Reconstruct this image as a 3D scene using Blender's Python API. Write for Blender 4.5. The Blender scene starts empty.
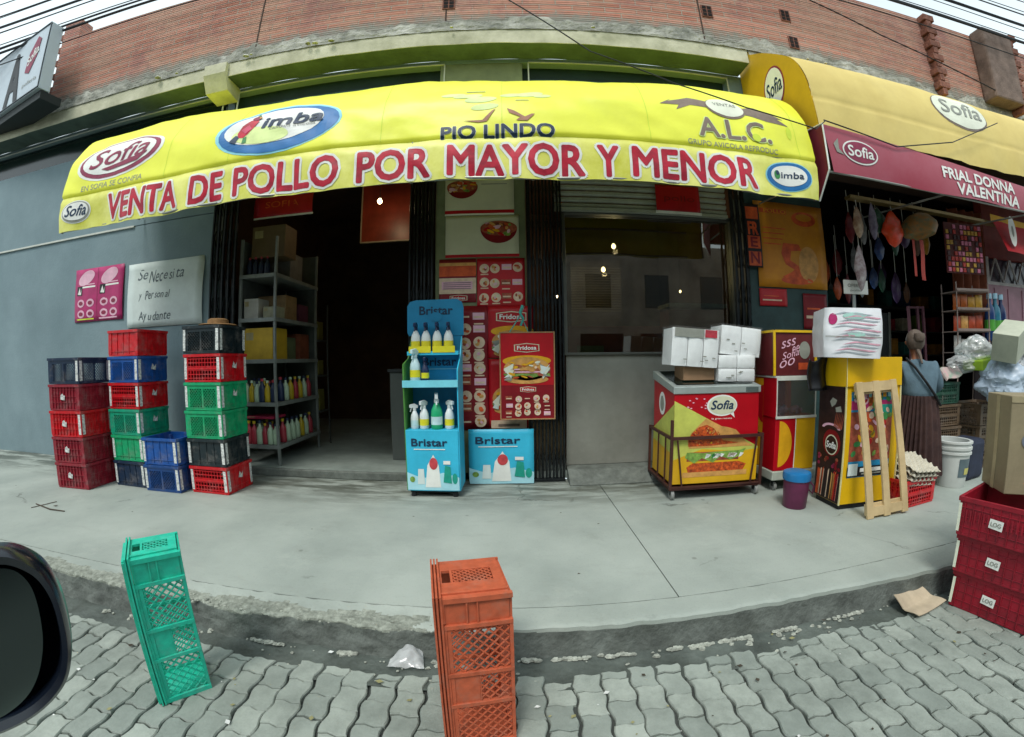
import bpy, bmesh, math, random
from mathutils import Vector, Matrix, noise
R = math.radians
random.seed(7)
scene = bpy.context.scene
COL = scene.collection
PI = math.pi

# ------------------------------------------------------------------ materials
def lin(h):
    h = h.lstrip('#')
    out = []
    for i in (0, 2, 4):
        v = int(h[i:i+2], 16) / 255
        out.append(v/12.92 if v <= .04045 else ((v+.055)/1.055)**2.4)
    return out
_M = {}
def mat(name, col, rough=.6, var=.18, scale=6, col2=None, bump=0, bscale=40, metal=0, spec=.4, dirt=0, dirtcol='#4a463c', alpha=None, sheen=0):
    if name in _M: return _M[name]
    m = bpy.data.materials.new(name); m.use_nodes = True
    nt = m.node_tree; N = nt.nodes; L = nt.links
    b = N['Principled BSDF']
    c = lin(col) if isinstance(col, str) else list(col)
    c2 = (lin(col2) if isinstance(col2, str) else [x*(1-var*1.6) for x in c])
    c1 = [min(1, x*(1+var)) for x in c]
    tc = N.new('ShaderNodeTexCoord')
    nz = N.new('ShaderNodeTexNoise'); nz.inputs['Scale'].default_value = scale; nz.inputs['Detail'].default_value = 6
    nz.inputs['Roughness'].default_value = .65
    L.new(tc.outputs['Object'], nz.inputs['Vector'])
    rp = N.new('ShaderNodeMapRange'); rp.inputs[1].default_value = .3; rp.inputs[2].default_value = .7
    L.new(nz.outputs['Fac'], rp.inputs[0])
    mx = N.new('ShaderNodeMix'); mx.data_type = 'RGBA'
    mx.inputs[6].default_value = (*c1, 1); mx.inputs[7].default_value = (*c2, 1)
    L.new(rp.outputs[0], mx.inputs[0])
    outc = mx.outputs[2]
    if dirt:
        n2 = N.new('ShaderNodeTexNoise'); n2.inputs['Scale'].default_value = scale*.45; n2.inputs['Detail'].default_value = 9
        n2.inputs['Roughness'].default_value = .75
        L.new(tc.outputs['Object'], n2.inputs['Vector'])
        r2 = N.new('ShaderNodeMapRange'); r2.inputs[1].default_value = .5; r2.inputs[2].default_value = .72; r2.inputs[4].default_value = dirt
        L.new(n2.outputs['Fac'], r2.inputs[0])
        m2 = N.new('ShaderNodeMix'); m2.data_type = 'RGBA'; m2.inputs[7].default_value = (*lin(dirtcol), 1)
        L.new(r2.outputs[0], m2.inputs[0]); L.new(outc, m2.inputs[6]); outc = m2.outputs[2]
    L.new(outc, b.inputs['Base Color'])
    b.inputs['Roughness'].default_value = rough
    b.inputs['Metallic'].default_value = metal
    b.inputs['Specular IOR Level'].default_value = spec
    if bump:
        n3 = N.new('ShaderNodeTexNoise'); n3.inputs['Scale'].default_value = bscale; n3.inputs['Detail'].default_value = 5
        L.new(tc.outputs['Object'], n3.inputs['Vector'])
        bp = N.new('ShaderNodeBump'); bp.inputs['Strength'].default_value = bump; bp.inputs['Distance'].default_value = .01
        L.new(n3.outputs['Fac'], bp.inputs['Height']); L.new(bp.outputs[0], b.inputs['Normal'])
    _M[name] = m
    return m
def emis(name, col, strength):
    if name in _M: return _M[name]
    m = bpy.data.materials.new(name); m.use_nodes = True
    b = m.node_tree.nodes['Principled BSDF']
    b.inputs['Base Color'].default_value = (*lin(col), 1)
    b.inputs['Emission Color'].default_value = (*lin(col), 1); b.inputs['Emission Strength'].default_value = strength
    _M[name] = m; return m
def glass(name, tint='#ffffff', gl=.05, rough=.03, haze=0):
    if name in _M: return _M[name]
    m = bpy.data.materials.new(name); m.use_nodes = True
    nt = m.node_tree; N = nt.nodes; L = nt.links
    N.remove(N['Principled BSDF'])
    t = N.new('ShaderNodeBsdfTransparent'); t.inputs[0].default_value = (*lin(tint), 1)
    g = N.new('ShaderNodeBsdfGlossy'); g.inputs['Roughness'].default_value = rough
    x = N.new('ShaderNodeMixShader'); x.inputs[0].default_value = gl
    L.new(t.outputs[0], x.inputs[1]); L.new(g.outputs[0], x.inputs[2])
    if haze:
        d = N.new('ShaderNodeBsdfDiffuse'); d.inputs[0].default_value = (.8, .82, .82, 1)
        y = N.new('ShaderNodeMixShader'); y.inputs[0].default_value = haze
        L.new(x.outputs[0], y.inputs[1]); L.new(d.outputs[0], y.inputs[2]); x = y
    L.new(x.outputs[0], N['Material Output'].inputs[0])
    _M[name] = m; return m

# ------------------------------------------------------------------ mesh builder
class MB:
    def __init__(s): s.v = []; s.f = []; s.m = []; s.k = 0; s.M = Matrix()
    def add(s, vs, fs, k=None):
        o = len(s.v); s.v += [tuple(s.M @ Vector(p)) for p in vs]
        s.f += [tuple(o+i for i in f) for f in fs]; s.m += [s.k if k is None else k]*len(fs); return s
    def box(s, x0, x1, y0, y1, z0, z1, k=None):
        return s.add([(x0,y0,z0),(x1,y0,z0),(x1,y1,z0),(x0,y1,z0),(x0,y0,z1),(x1,y0,z1),(x1,y1,z1),(x0,y1,z1)],
                     [(0,3,2,1),(4,5,6,7),(0,1,5,4),(1,2,6,5),(2,3,7,6),(3,0,4,7)], k)
    def bar(s, a, b, w, h=None, k=None, up=(0,0,1)):
        a = Vector(a); b = Vector(b); h = h or w; d = (b-a).normalized()
        u = Vector(up); 
        if abs(d.dot(u)) > .95: u = Vector((1,0,0)) if abs(d.x) < .9 else Vector((0,1,0))
        r = d.cross(u).normalized(); q = r.cross(d).normalized()
        P = []
        for p in (a, b):
            for i, j in ((-1,-1),(1,-1),(1,1),(-1,1)): P.append(tuple(p + r*i*w/2 + q*j*h/2))
        return s.add(P, [(0,3,2,1),(4,5,6,7),(0,1,5,4),(1,2,6,5),(2,3,7,6),(3,0,4,7)], k)
    def tube(s, pts, r, n=8, k=None, cap=True):
        pts = [Vector(p) for p in pts]; rings = []
        rr = r if isinstance(r, (list, tuple)) else [r]*len(pts)
        prev = None
        for i, p in enumerate(pts):
            d = (pts[min(i+1, len(pts)-1)] - pts[max(i-1, 0)]).normalized()
            if prev is None:
                u = Vector((0,0,1)) if abs(d.z) < .9 else Vector((1,0,0))
                a = d.cross(u).normalized()
            else:
                a = (prev - d*prev.dot(d)).normalized()
            prev = a; b = d.cross(a).normalized()
            rings.append([tuple(p + (a*math.cos(t)+b*math.sin(t))*rr[i]) for t in [2*PI*j/n for j in range(n)]])
        vs = [q for g in rings for q in g]; fs = []
        for i in range(len(pts)-1):
            for j in range(n): fs.append((i*n+j, i*n+(j+1)%n, (i+1)*n+(j+1)%n, (i+1)*n+j))
        if cap: fs += [tuple(range(n))[::-1], tuple((len(pts)-1)*n+j for j in range(n))]
        return s.add(vs, fs, k)
    def lathe(s, prof, cx=0, cy=0, n=20, k=None, cap=True):
        vs = []; fs = []
        for r, z in prof:
            vs += [(cx+r*math.cos(2*PI*j/n), cy+r*math.sin(2*PI*j/n), z) for j in range(n)]
        for i in range(len(prof)-1):
            for j in range(n): fs.append((i*n+j, i*n+(j+1)%n, (i+1)*n+(j+1)%n, (i+1)*n+j))
        if cap: fs += [tuple(range(n))[::-1], tuple((len(prof)-1)*n+j for j in range(n))]
        return s.add(vs, fs, k)
    def prism(s, poly, axis, a, b, k=None):
        """polygon in the two other axes, extruded along axis from a to b"""
        def P(p, t):
            return (t, p[0], p[1]) if axis == 'x' else ((p[0], t, p[1]) if axis == 'y' else (p[0], p[1], t))
        n = len(poly)
        vs = [P(p, a) for p in poly] + [P(p, b) for p in poly]
        fs = [tuple(range(n)), tuple(range(n, 2*n))[::-1]] + [(i, n+i, n+(i+1)%n, (i+1)%n) for i in range(n)]
        return s.add(vs, fs, k)
    def grid(s, fn, nu, nv, k=None):
        vs = [fn(i/nu, j/nv) for j in range(nv+1) for i in range(nu+1)]
        fs = [(j*(nu+1)+i, j*(nu+1)+i+1, (j+1)*(nu+1)+i+1, (j+1)*(nu+1)+i) for j in range(nv) for i in range(nu)]
        return s.add(vs, fs, k)
    def build(s, name, mats, parent=None, loc=(0,0,0), rot=(0,0,0), bevel=0, smooth=False, fix=True, label=None, solid=0):
        me = bpy.data.meshes.new(name)
        me.from_pydata(s.v, [], s.f)
        if not isinstance(mats, (list, tuple)): mats = [mats]
        for m in mats: me.materials.append(m)
        me.polygons.foreach_set('material_index', s.m)
        if fix or bevel:
            bm = bmesh.new(); bm.from_mesh(me); bmesh.ops.recalc_face_normals(bm, faces=bm.faces); bm.to_mesh(me); bm.free()
        if smooth:
            me.polygons.foreach_set('use_smooth', [True]*len(me.polygons))
            try: me.set_sharp_from_angle(angle=R(42))
            except Exception: pass
        me.update()
        o = bpy.data.objects.new(name, me); COL.objects.link(o)
        o.parent = parent; o.location = loc; o.rotation_euler = rot
        if bevel:
            b = o.modifiers.new('bevel', 'BEVEL'); b.width = bevel; b.segments = 2; b.limit_method = 'ANGLE'
        if solid:
            b = o.modifiers.new('thick', 'SOLIDIFY'); b.thickness = solid; b.offset = 0
        if label: o['label'] = label
        return o
def tag(o, label, cat, group=None):
    o['label'] = label; o['category'] = cat
    if group: o['group'] = group
    return o
def thing(name, label, cat, loc=(0,0,0), rz=0, group=None):
    o = bpy.data.objects.new(name, None); COL.objects.link(o)
    o.location = loc; o.rotation_euler = (0,0,rz); o.empty_display_size = .1
    return tag(o, label, cat, group)
def struct(o): o['kind'] = 'structure'; return o
def copy_tree(o, loc=None, rz=None, label=None, parent=None):
    c = o.copy(); COL.objects.link(c); c.parent = parent
    if loc is not None: c.location = loc
    if rz is not None: c.rotation_euler = (0,0,rz)
    if label: c['label'] = label
    for ch in o.children: copy_tree(ch, parent=c)
    return c
# ------------------------------------------------------------------ flat artwork (printed areas, lettering)
_T = {}
def glyphs(s, bold=0, shear=0, space=1):
    key = (s, bold, shear, space)
    if key in _T: return _T[key]
    cu = bpy.data.curves.new('txt', 'FONT'); cu.body = s; cu.size = 1; cu.offset = bold; cu.shear = shear
    cu.space_character = space; cu.fill_mode = 'FRONT'; cu.resolution_u = 3
    ob = bpy.data.objects.new('txt', cu); COL.objects.link(ob)
    dg = bpy.context.evaluated_depsgraph_get(); me = bpy.data.meshes.new_from_object(ob.evaluated_get(dg))
    vs = [(v.co.x, v.co.y) for v in me.vertices]; fs = [tuple(p.vertices) for p in me.polygons]
    bpy.data.objects.remove(ob); bpy.data.curves.remove(cu); bpy.data.meshes.remove(me)
    _T[key] = (vs, fs); return _T[key]
class Art:
    def __init__(s): s.items = []
    def poly(s, pts, m, layer=1): s.items.append((list(pts), [tuple(range(len(pts)))], m, layer)); return s
    def rect(s, u0, v0, u1, v1, m, layer=1): return s.poly([(u0,v0),(u1,v0),(u1,v1),(u0,v1)], m, layer)
    def oval(s, cu, cv, ru, rv, m, layer=1, n=28, rot=0, a0=0, a1=360):
        P = []
        for i in range(n if a1-a0 >= 360 else n+1):
            t = R(a0 + (a1-a0)*i/n); x = ru*math.cos(t); y = rv*math.sin(t)
            P.append((cu+x*math.cos(rot)-y*math.sin(rot), cv+x*math.sin(rot)+y*math.cos(rot)))
        return s.poly(P, m, layer)
    def text(s, t, cu, cv, h, m, layer=2, width=None, bold=0, shear=0, rot=0, space=1, outline=None, om=None, cap=.7):
        """centre cu,cv; h = cap height; width fits the string's width"""
        base = glyphs(t, 0, shear, space)[0]
        x0 = min(p[0] for p in base); x1 = max(p[0] for p in base); y0 = min(p[1] for p in base); y1 = max(p[1] for p in base)
        sy = h/(y1-y0); sx = width/(x1-x0) if width else sy
        def put(bo, mm, ly):
            vs, fs = glyphs(t, 0, shear, space)
            if bo > 0:
                n_ = 12 if bo > .035 else 8
                for k in range(n_+1):
                    dx, dy = (0, 0) if k == n_ else (bo*sy*math.cos(2*PI*k/n_), bo*sy*math.sin(2*PI*k/n_))
                    P = []
                    for x, y in vs:
                        X = (x-(x0+x1)/2)*sx+dx; Y = (y-(y0+y1)/2)*sy+dy
                        P.append((cu+X*math.cos(rot)-Y*math.sin(rot), cv+X*math.sin(rot)+Y*math.cos(rot)))
                    s.items.append((P, fs, mm, ly+.045*k))
                return
            P = []
            for x, y in vs:
                X = (x-(x0+x1)/2)*sx; Y = (y-(y0+y1)/2)*sy
                P.append((cu+X*math.cos(rot)-Y*math.sin(rot), cv+X*math.sin(rot)+Y*math.cos(rot)))
            s.items.append((P, fs, mm, ly))
        if outline: put(outline, om, layer); layer += 1
        put(bold, m, layer); return s
    def build(s, name, mats, fn, parent=None, cu=(), cv=(), loc=(0,0,0), rot=(0,0,0), label=None, off=.0025):
        """mats: dict key->material; fn(u,v,off)->xyz"""
        keys = list(mats); bm = bmesh.new()
        for P, F, m, ly in s.items:
            vs = [bm.verts.new((x, y, ly)) for x, y in P]
            for f in F:
                try:
                    g = bm.faces.new([vs[i] for i in f]); g.material_index = keys.index(m)
                except ValueError: pass
        for a in cu: bmesh.ops.bisect_plane(bm, geom=bm.verts[:]+bm.edges[:]+bm.faces[:], plane_co=(a,0,0), plane_no=(1,0,0))
        for a in cv: bmesh.ops.bisect_plane(bm, geom=bm.verts[:]+bm.edges[:]+bm.faces[:], plane_co=(0,a,0), plane_no=(0,1,0))
        if cu or cv: bmesh.ops.triangulate(bm, faces=bm.faces[:])
        for v in bm.verts: v.co = Vector(fn(v.co.x, v.co.y, v.co.z*off))
        me = bpy.data.meshes.new(name); bm.to_mesh(me); bm.free()
        for k in keys: me.materials.append(mats[k])
        o = bpy.data.objects.new(name, me); COL.objects.link(o); o.parent = parent; o.location = loc; o.rotation_euler = rot
        if label: o['label'] = label
        return o
def front(u, v, o): return (u, -o, v)          # face looking at -y
def shifted(x, y, z):
    return lambda u, v, o: (x+u, y-o, z+v)
def left_face(u, v, o): return (-o, -u, v)     # face looking at -x ; u grows towards -y (rightwards for the viewer)

def oval_logo(a, cu, cv, ru, rv, word='Sofia', h=None, ring='maroon', face='white', ink='maroon', layer=1, rot=0, shear=.35, bold=.012, inner=None):
    a.oval(cu, cv, ru*1.08, rv*1.1, face, layer, rot=rot)
    a.oval(cu, cv, ru, rv, ring, layer+1, rot=rot)
    a.oval(cu-.02*ru, cv+.05*rv, ru*.9, rv*.86, inner or face, layer+2, rot=rot)
    a.text(word, cu, cv+.12*rv, h or rv*.95, ink, layer+3, width=ru*1.45, bold=bold, shear=shear, rot=rot)

# ------------------------------------------------------------------ camera (ultra wide phone lens, curved lines)
F_PX, KD = 401.976, -0.084123
YAW, PIT, ROL = R(.270209), R(-1.388692), R(-.750535)
def camdir(x, y, f):
    c, s = math.cos(ROL), math.sin(ROL); x, y = c*x-s*y, s*x+c*y
    c, s = math.cos(PIT), math.sin(PIT); y, f = c*y+s*f, -s*y+c*f
    c, s = math.cos(YAW), math.sin(YAW); x, f = c*x+s*f, -s*x+c*f
    return Vector((x, f, y))
cam = bpy.data.cameras.new('camera'); cam.type = 'PANO'; cam.sensor_width = 36; cam.sensor_fit = 'HORIZONTAL'
fm = F_PX*36/1024
cc = cam if hasattr(cam, 'panorama_type') else cam.cycles
cc.panorama_type = 'FISHEYE_LENS_POLYNOMIAL'
cc.fisheye_fov = R(200)
cc.fisheye_polynomial_k0 = 0; cc.fisheye_polynomial_k1 = -1/fm; cc.fisheye_polynomial_k2 = 0
cc.fisheye_polynomial_k3 = -KD/fm**3; cc.fisheye_polynomial_k4 = 0
cam.clip_start = .02; cam.clip_end = 500
co = bpy.data.objects.new('camera', cam); COL.objects.link(co); scene.camera = co
m3 = Matrix.Identity(4)
for i, v in enumerate((camdir(1,0,0), camdir(0,1,0), -camdir(0,0,1))):
    for j in range(3): m3[j][i] = v[j]
co.matrix_world = Matrix.Translation((0,-4.5,1.4)) @ m3

# ------------------------------------------------------------------ light
SUN_EL, SUN_AZ = R(58), R(200)   # high, behind the camera and a little to the left
w = bpy.data.worlds.new('World'); scene.world = w; w.use_nodes = True
nt = w.node_tree; bg = nt.nodes['Background']
sky = nt.nodes.new('ShaderNodeTexSky'); sky.sky_type = 'NISHITA'; sky.sun_disc = False
sky.sun_elevation = SUN_EL; sky.sun_rotation = SUN_AZ; sky.air_density = 1.0; sky.dust_density = 4.0; sky.ozone_density = 1.5; sky.altitude = 300
hs = nt.nodes.new('ShaderNodeHueSaturation'); hs.inputs['Saturation'].default_value = .45; hs.inputs['Value'].default_value = 1.0
tcw = nt.nodes.new('ShaderNodeTexCoord'); cn_ = nt.nodes.new('ShaderNodeTexNoise'); cn_.inputs['Scale'].default_value = 2.2; cn_.inputs['Detail'].default_value = 6
nt.links.new(tcw.outputs['Generated'], cn_.inputs['Vector'])
cr_ = nt.nodes.new('ShaderNodeMapRange'); cr_.inputs[1].default_value = .3; cr_.inputs[2].default_value = .62; cr_.inputs[3].default_value = .55; cr_.inputs[4].default_value = .95; nt.links.new(cn_.outputs['Fac'], cr_.inputs[0])
cm_ = nt.nodes.new('ShaderNodeMix'); cm_.data_type = 'RGBA'; cm_.inputs[7].default_value = (4.7, 5.5, 5.75, 1)   # thin bright overcast
nt.links.new(cr_.outputs[0], cm_.inputs[0]); nt.links.new(sky.outputs[0], hs.inputs['Color']); nt.links.new(hs.outputs[0], cm_.inputs[6]); nt.links.new(cm_.outputs[2], bg.inputs[0]); bg.inputs[1].default_value = .15
sl = bpy.data.lights.new('sun', 'SUN'); sl.energy = 1.4; sl.angle = R(16); sl.color = (1, .96, .9)
so = bpy.data.objects.new('sun', sl); COL.objects.link(so); so.location = (-3, -8, 12)
dirv = Vector((math.sin(SUN_AZ)*math.cos(SUN_EL), math.cos(SUN_AZ)*math.cos(SUN_EL), math.sin(SUN_EL)))
so.rotation_euler = dirv.to_track_quat('Z', 'Y').to_euler()
vs = scene.view_settings; vs.view_transform = 'Standard'; vs.look = 'None'; vs.exposure = .62; vs.gamma = 1
scene.cycles.use_denoising = True
scene.cycles.max_bounces = 6; scene.cycles.diffuse_bounces = 3; scene.cycles.transparent_max_bounces = 12
scene.cycles.caustics_reflective = False; scene.cycles.caustics_refractive = False

# ------------------------------------------------------------------ ground
RZ = -.18
asphalt = mat('road_base', '#3e423f', .8, .25, 3, bump=.5, bscale=60, dirt=.5, dirtcol='#4a4f4c')
b = MB(); b.box(-60, 60, -60, -2.5, -.5, RZ-.022); struct(b.build('road', asphalt))
# interlocking pavers, every stone a little different
pm = bpy.data.materials.new('paver'); pm.use_nodes = True
N = pm.node_tree.nodes; L = pm.node_tree.links; bs = N['Principled BSDF']
ge = N.new('ShaderNodeNewGeometry'); cr = N.new('ShaderNodeValToRGB')
cr.color_ramp.elements[0].color = (*lin('#838c85'), 1); cr.color_ramp.elements[1].color = (*lin('#a0a89f'), 1)
L.new(ge.outputs['Random Per Island'], cr.inputs[0])
tc = N.new('ShaderNodeTexCoord'); n1 = N.new('ShaderNodeTexNoise'); n1.inputs['Scale'].default_value = 2.2; n1.inputs['Detail'].default_value = 10; n1.inputs['Roughness'].default_value = .75
L.new(tc.outputs['Object'], n1.inputs['Vector'])
r1 = N.new('ShaderNodeMapRange'); r1.inputs[1].default_value = .42; r1.inputs[2].default_value = .72; r1.inputs[4].default_value = .75; L.new(n1.outputs['Fac'], r1.inputs[0])
mx = N.new('ShaderNodeMix'); mx.data_type = 'RGBA'; mx.inputs[7].default_value = (*lin('#565e58'), 1)
L.new(r1.outputs[0], mx.inputs[0]); L.new(cr.outputs[0], mx.inputs[6]); L.new(mx.outputs[2], bs.inputs['Base Color'])
bs.inputs['Roughness'].default_value = .7
n2 = N.new('ShaderNodeTexNoise'); n2.inputs['Scale'].default_value = 90; n2.inputs['Detail'].default_value = 4; L.new(tc.outputs['Object'], n2.inputs['Vector'])
bp = N.new('ShaderNodeBump'); bp.inputs['Strength'].default_value = .45; bp.inputs['Distance'].default_value = .006; L.new(n2.outputs['Fac'], bp.inputs['Height']); L.new(bp.outputs[0], bs.inputs['Normal'])
rnd = random.Random(3)
pv = MB()
PW, PLn = .142, .145
def zz(y):
    t = (y/PLn) % 1; return .011*(1-abs(t*2-1)*2)*(1.0)
for ci in range(-62, 50):
    yo = 0 if ci % 2 else PLn/2
    ytop = -2.80 - .05*noise.noise((ci*.35, 0, 0)) - .03*rnd.random()
    for ri in range(0, 28):
        y1 = -2.72 - ri*PLn - yo; y0 = y1-PLn
        if y0 > ytop-.02: continue
        y1 = min(y1, ytop)
        x0 = ci*PW; x1 = x0+PW
        n = 6; g = .0028 + .005*rnd.random()
        if rnd.random() < .10: g += .006*rnd.random()
        gy = g*.45
        ys = [y0+gy+(y1-y0-2*gy)*i/n for i in range(n+1)]
        ro = rnd.uniform(-.012, .012); j = rnd.uniform(-.004, .004)
        Lp = [(x0+g+zz(y)+j, y) for y in ys]; Rp = [(x1-g+zz(y)+j, y) for y in ys]
        top = [(x0+(x1-x0)*q+zz(y1)+j, y1-gy+.008*math.sin(q*6.28)) for q in (.33, .66)]
        bot = [(x0+(x1-x0)*q+zz(y0)+j, y0+gy+.008*math.sin(q*6.28)) for q in (.66, .33)]
        P = Lp + top + Rp[::-1] + bot
        cx = (x0+x1)/2; cy = (y0+y1)/2; zt = RZ + rnd.uniform(-.004, .004)
        sx, sy = rnd.uniform(-.02, .02), rnd.uniform(-.02, .02)
        def zf(p): return zt + (p[0]-cx)*sx + (p[1]-cy)*sy
        V = [(p[0], p[1], zt-.03) for p in P] + [(p[0], p[1], zf(p)-.007) for p in P]
        Q = [(cx+(p[0]-cx)*.93, cy+(p[1]-cy)*.93) for p in P]
        V += [(q[0], q[1], zf(q)) for q in Q]
        m = len(P); fs = []
        for a in (0, m):
            for i in range(m): fs.append((a+i, a+(i+1)%m, a+m+(i+1)%m, a+m+i))
        fs.append(tuple(range(2*m, 3*m)))
        pv.add(V, fs)
pvo = struct(pv.build('road_paving', pm))
# gutter: dark damp concrete channel between kerb and pavers
gm = mat('gutter', '#565d58', .5, .3, 4, bump=.7, bscale=35, dirt=.8, dirtcol='#33372f')
b = MB()
def gz(u, v):
    x = -9+18*u; y = -2.6-.32*v
    return (x, y, RZ - .004 - .008*math.sin(v*PI) + .010*noise.noise((x*5, y*9, 1)) + .004*noise.noise((x*23, y*25, 4)))
b.grid(gz, 420, 12); struct(b.build('gutter', gm, smooth=True))
# pale broken mortar crumbs lining the kerb foot
cm = mat('mortar_crumb', '#a3a79c', .9, .35, 30, bump=.4)
def rock(mb, x, y, z, r, rn, flat=.5, k=None):
    n = 6; ring = []
    V = []
    for a, q in ((0, 1), (1, .72)):
        for i in range(n):
            t = 2*PI*i/n; rr = r*q*rn.uniform(.7, 1.25)
            V.append((x+rr*math.cos(t)*1.4, y+rr*math.sin(t), z + (r*flat if a else -r*.2)))
    mb.add(V, [(i, (i+1)%n, n+(i+1)%n, n+i) for i in range(n)] + [tuple(range(n, 2*n))], k)
b = MB(); rn = random.Random(11)
for i in range(90):
    x = rn.choice([rn.uniform(-2.7, 4), rn.uniform(.9, 2.6), rn.uniform(-2.6,-.2)]); y = -2.69-abs(rn.gauss(0, .03))+.02*math.sin(x*3)
    rock(b, x, y, RZ-.004, rn.uniform(.004, .018), rn)
for i in range(60):
    rock(b, rn.uniform(-2.6, 2.9), -2.7-rn.random()*.22, RZ-.002, rn.uniform(.003, .010), rn)
for x0, x1 in ((.05, .14), (.22, .42), (.50,.66), (.84,.92), (.98, 1.12), (1.15, 1.36), (1.50, 1.66), (1.90, 2.2), (-.95, -.85), (-1.5, -1.3)):
    n = 8
    for i in range(n): rock(b, x0+(x1-x0)*i/n, -2.70+.01*rn.random(), RZ, .012+.006*rn.random(), rn, .3+.25*rn.random())
o = b.build('mortar_rubble', cm); o['kind'] = 'stuff'; o['label'] = 'pale mortar crumbs along the foot of the kerb'

# pavement slabs
sm = bpy.data.materials.new('pavement'); sm.use_nodes = True
N = sm.node_tree.nodes; L = sm.node_tree.links; bs = N['Principled BSDF']
tc = N.new('ShaderNodeTexCoord')
def nz(scale, detail=8, rough=.6, vec=None, sc=None):
    n = N.new('ShaderNodeTexNoise'); n.inputs['Scale'].default_value = scale; n.inputs['Detail'].default_value = detail; n.inputs['Roughness'].default_value = rough
    if sc:
        mp = N.new('ShaderNodeMapping'); mp.inputs['Scale'].default_value = sc; L.new(tc.outputs['Object'], mp.inputs[0]); L.new(mp.outputs[0], n.inputs['Vector'])
    else: L.new(tc.outputs['Object'], n.inputs['Vector'])
    return n
def rng(src, a, b_, c=0, d=1):
    r = N.new('ShaderNodeMapRange'); r.inputs[1].default_value = a; r.inputs[2].default_value = b_; r.inputs[3].default_value = c; r.inputs[4].default_value = d; L.new(src, r.inputs[0]); return r.outputs[0]
def mixc(f, a, b_):
    m = N.new('ShaderNodeMix'); m.data_type = 'RGBA'
    for i, q in ((0, f), (6, a), (7, b_)):
        if isinstance(q, str): m.inputs[i].default_value = (*lin(q), 1)
        else: L.new(q, m.inputs[i])
    return m.outputs[2]
c0 = mixc(rng(nz(.9).outputs[0], .35, .65), '#a3aba3', '#8b948d')
c0 = mixc(rng(nz(3.5, 10, .7, sc=(.5, 1.6, 1)).outputs[0], .55, .75, 0, .55), c0, '#8b918a')
c0 = mixc(rng(nz(70, 3).outputs[0], .55, .8, 0, .35), c0, '#7a7d77')
c0 = mixc(rng(nz(1.7, 12, .8).outputs[0], .56, .70, 0, .5), c0, '#82887f')
c0 = mixc(rng(nz(.8, 10, .75).outputs[0], .56, .66, 0, .35), c0, '#b3b9b0')
vc = N.new('ShaderNodeTexVoronoi'); vc.feature = 'DISTANCE_TO_EDGE'; vc.inputs['Scale'].default_value = .75
vd = N.new('ShaderNodeVectorMath'); vd.operation = 'MULTIPLY_ADD'; vn_ = nz(3.0, 8, .7); L.new(vn_.outputs['Color'], vd.inputs[0]); vd.inputs[1].default_value = (.35, .35, 0); L.new(tc.outputs['Object'], vd.inputs[2]); L.new(vd.outputs[0], vc.inputs['Vector'])
crk = N.new('ShaderNodeMath'); crk.operation = 'MULTIPLY'; L.new(rng(vc.outputs['Distance'], .0, .010, 1, 0), crk.inputs[0]); L.new(rng(nz(.9, 3).outputs[0], .56, .62, 0, .8), crk.inputs[1])
c0 = mixc(crk.outputs[0], c0, '#4a4e48')
vg = N.new('ShaderNodeTexVoronoi'); vg.inputs['Scale'].default_value = 2.3; vg.inputs['Randomness'].default_value = 1; L.new(tc.outputs['Object'], vg.inputs['Vector'])
c0 = mixc(rng(vg.outputs['Distance'], .03, .055, .55, 0), c0, '#62665f')
# damp, trodden band close to the shop front
sx = N.new('ShaderNodeSeparateXYZ'); L.new(tc.outputs['Object'], sx.inputs[0])
nearwall = rng(sx.outputs[1], -1.0, -.35)
wet = N.new('ShaderNodeMath'); wet.operation = 'MULTIPLY'; L.new(nearwall, wet.inputs[0]); L.new(rng(nz(2.6, 9, .7, sc=(.55, 2.6, 1)).outputs[0], .42, .56, 0, .9), wet.inputs[1])
c0 = mixc(wet.outputs[0], c0, '#54584f')
L.new(c0, bs.inputs['Base Color'])
L.new(rng(wet.outputs[0], 0, 1, .75, .35), bs.inputs['Roughness'])
bp = N.new('ShaderNodeBump'); bp.inputs['Strength'].default_value = .35; bp.inputs['Distance'].default_value = .008; L.new(nz(45, 8, .7).outputs[0], bp.inputs['Height']); L.new(bp.outputs[0], bs.inputs['Normal'])
b = MB()
b.box(-30, .966, -2.462, .02, -.16, 0); b.box(.974, 30, -2.462, .02, -.16, 0)
struct(b.build('pavement', sm))
b = MB(); b.box(-30, 30, -2.6, 0, -.45, -.165); struct(b.build('ground', asphalt))
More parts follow.
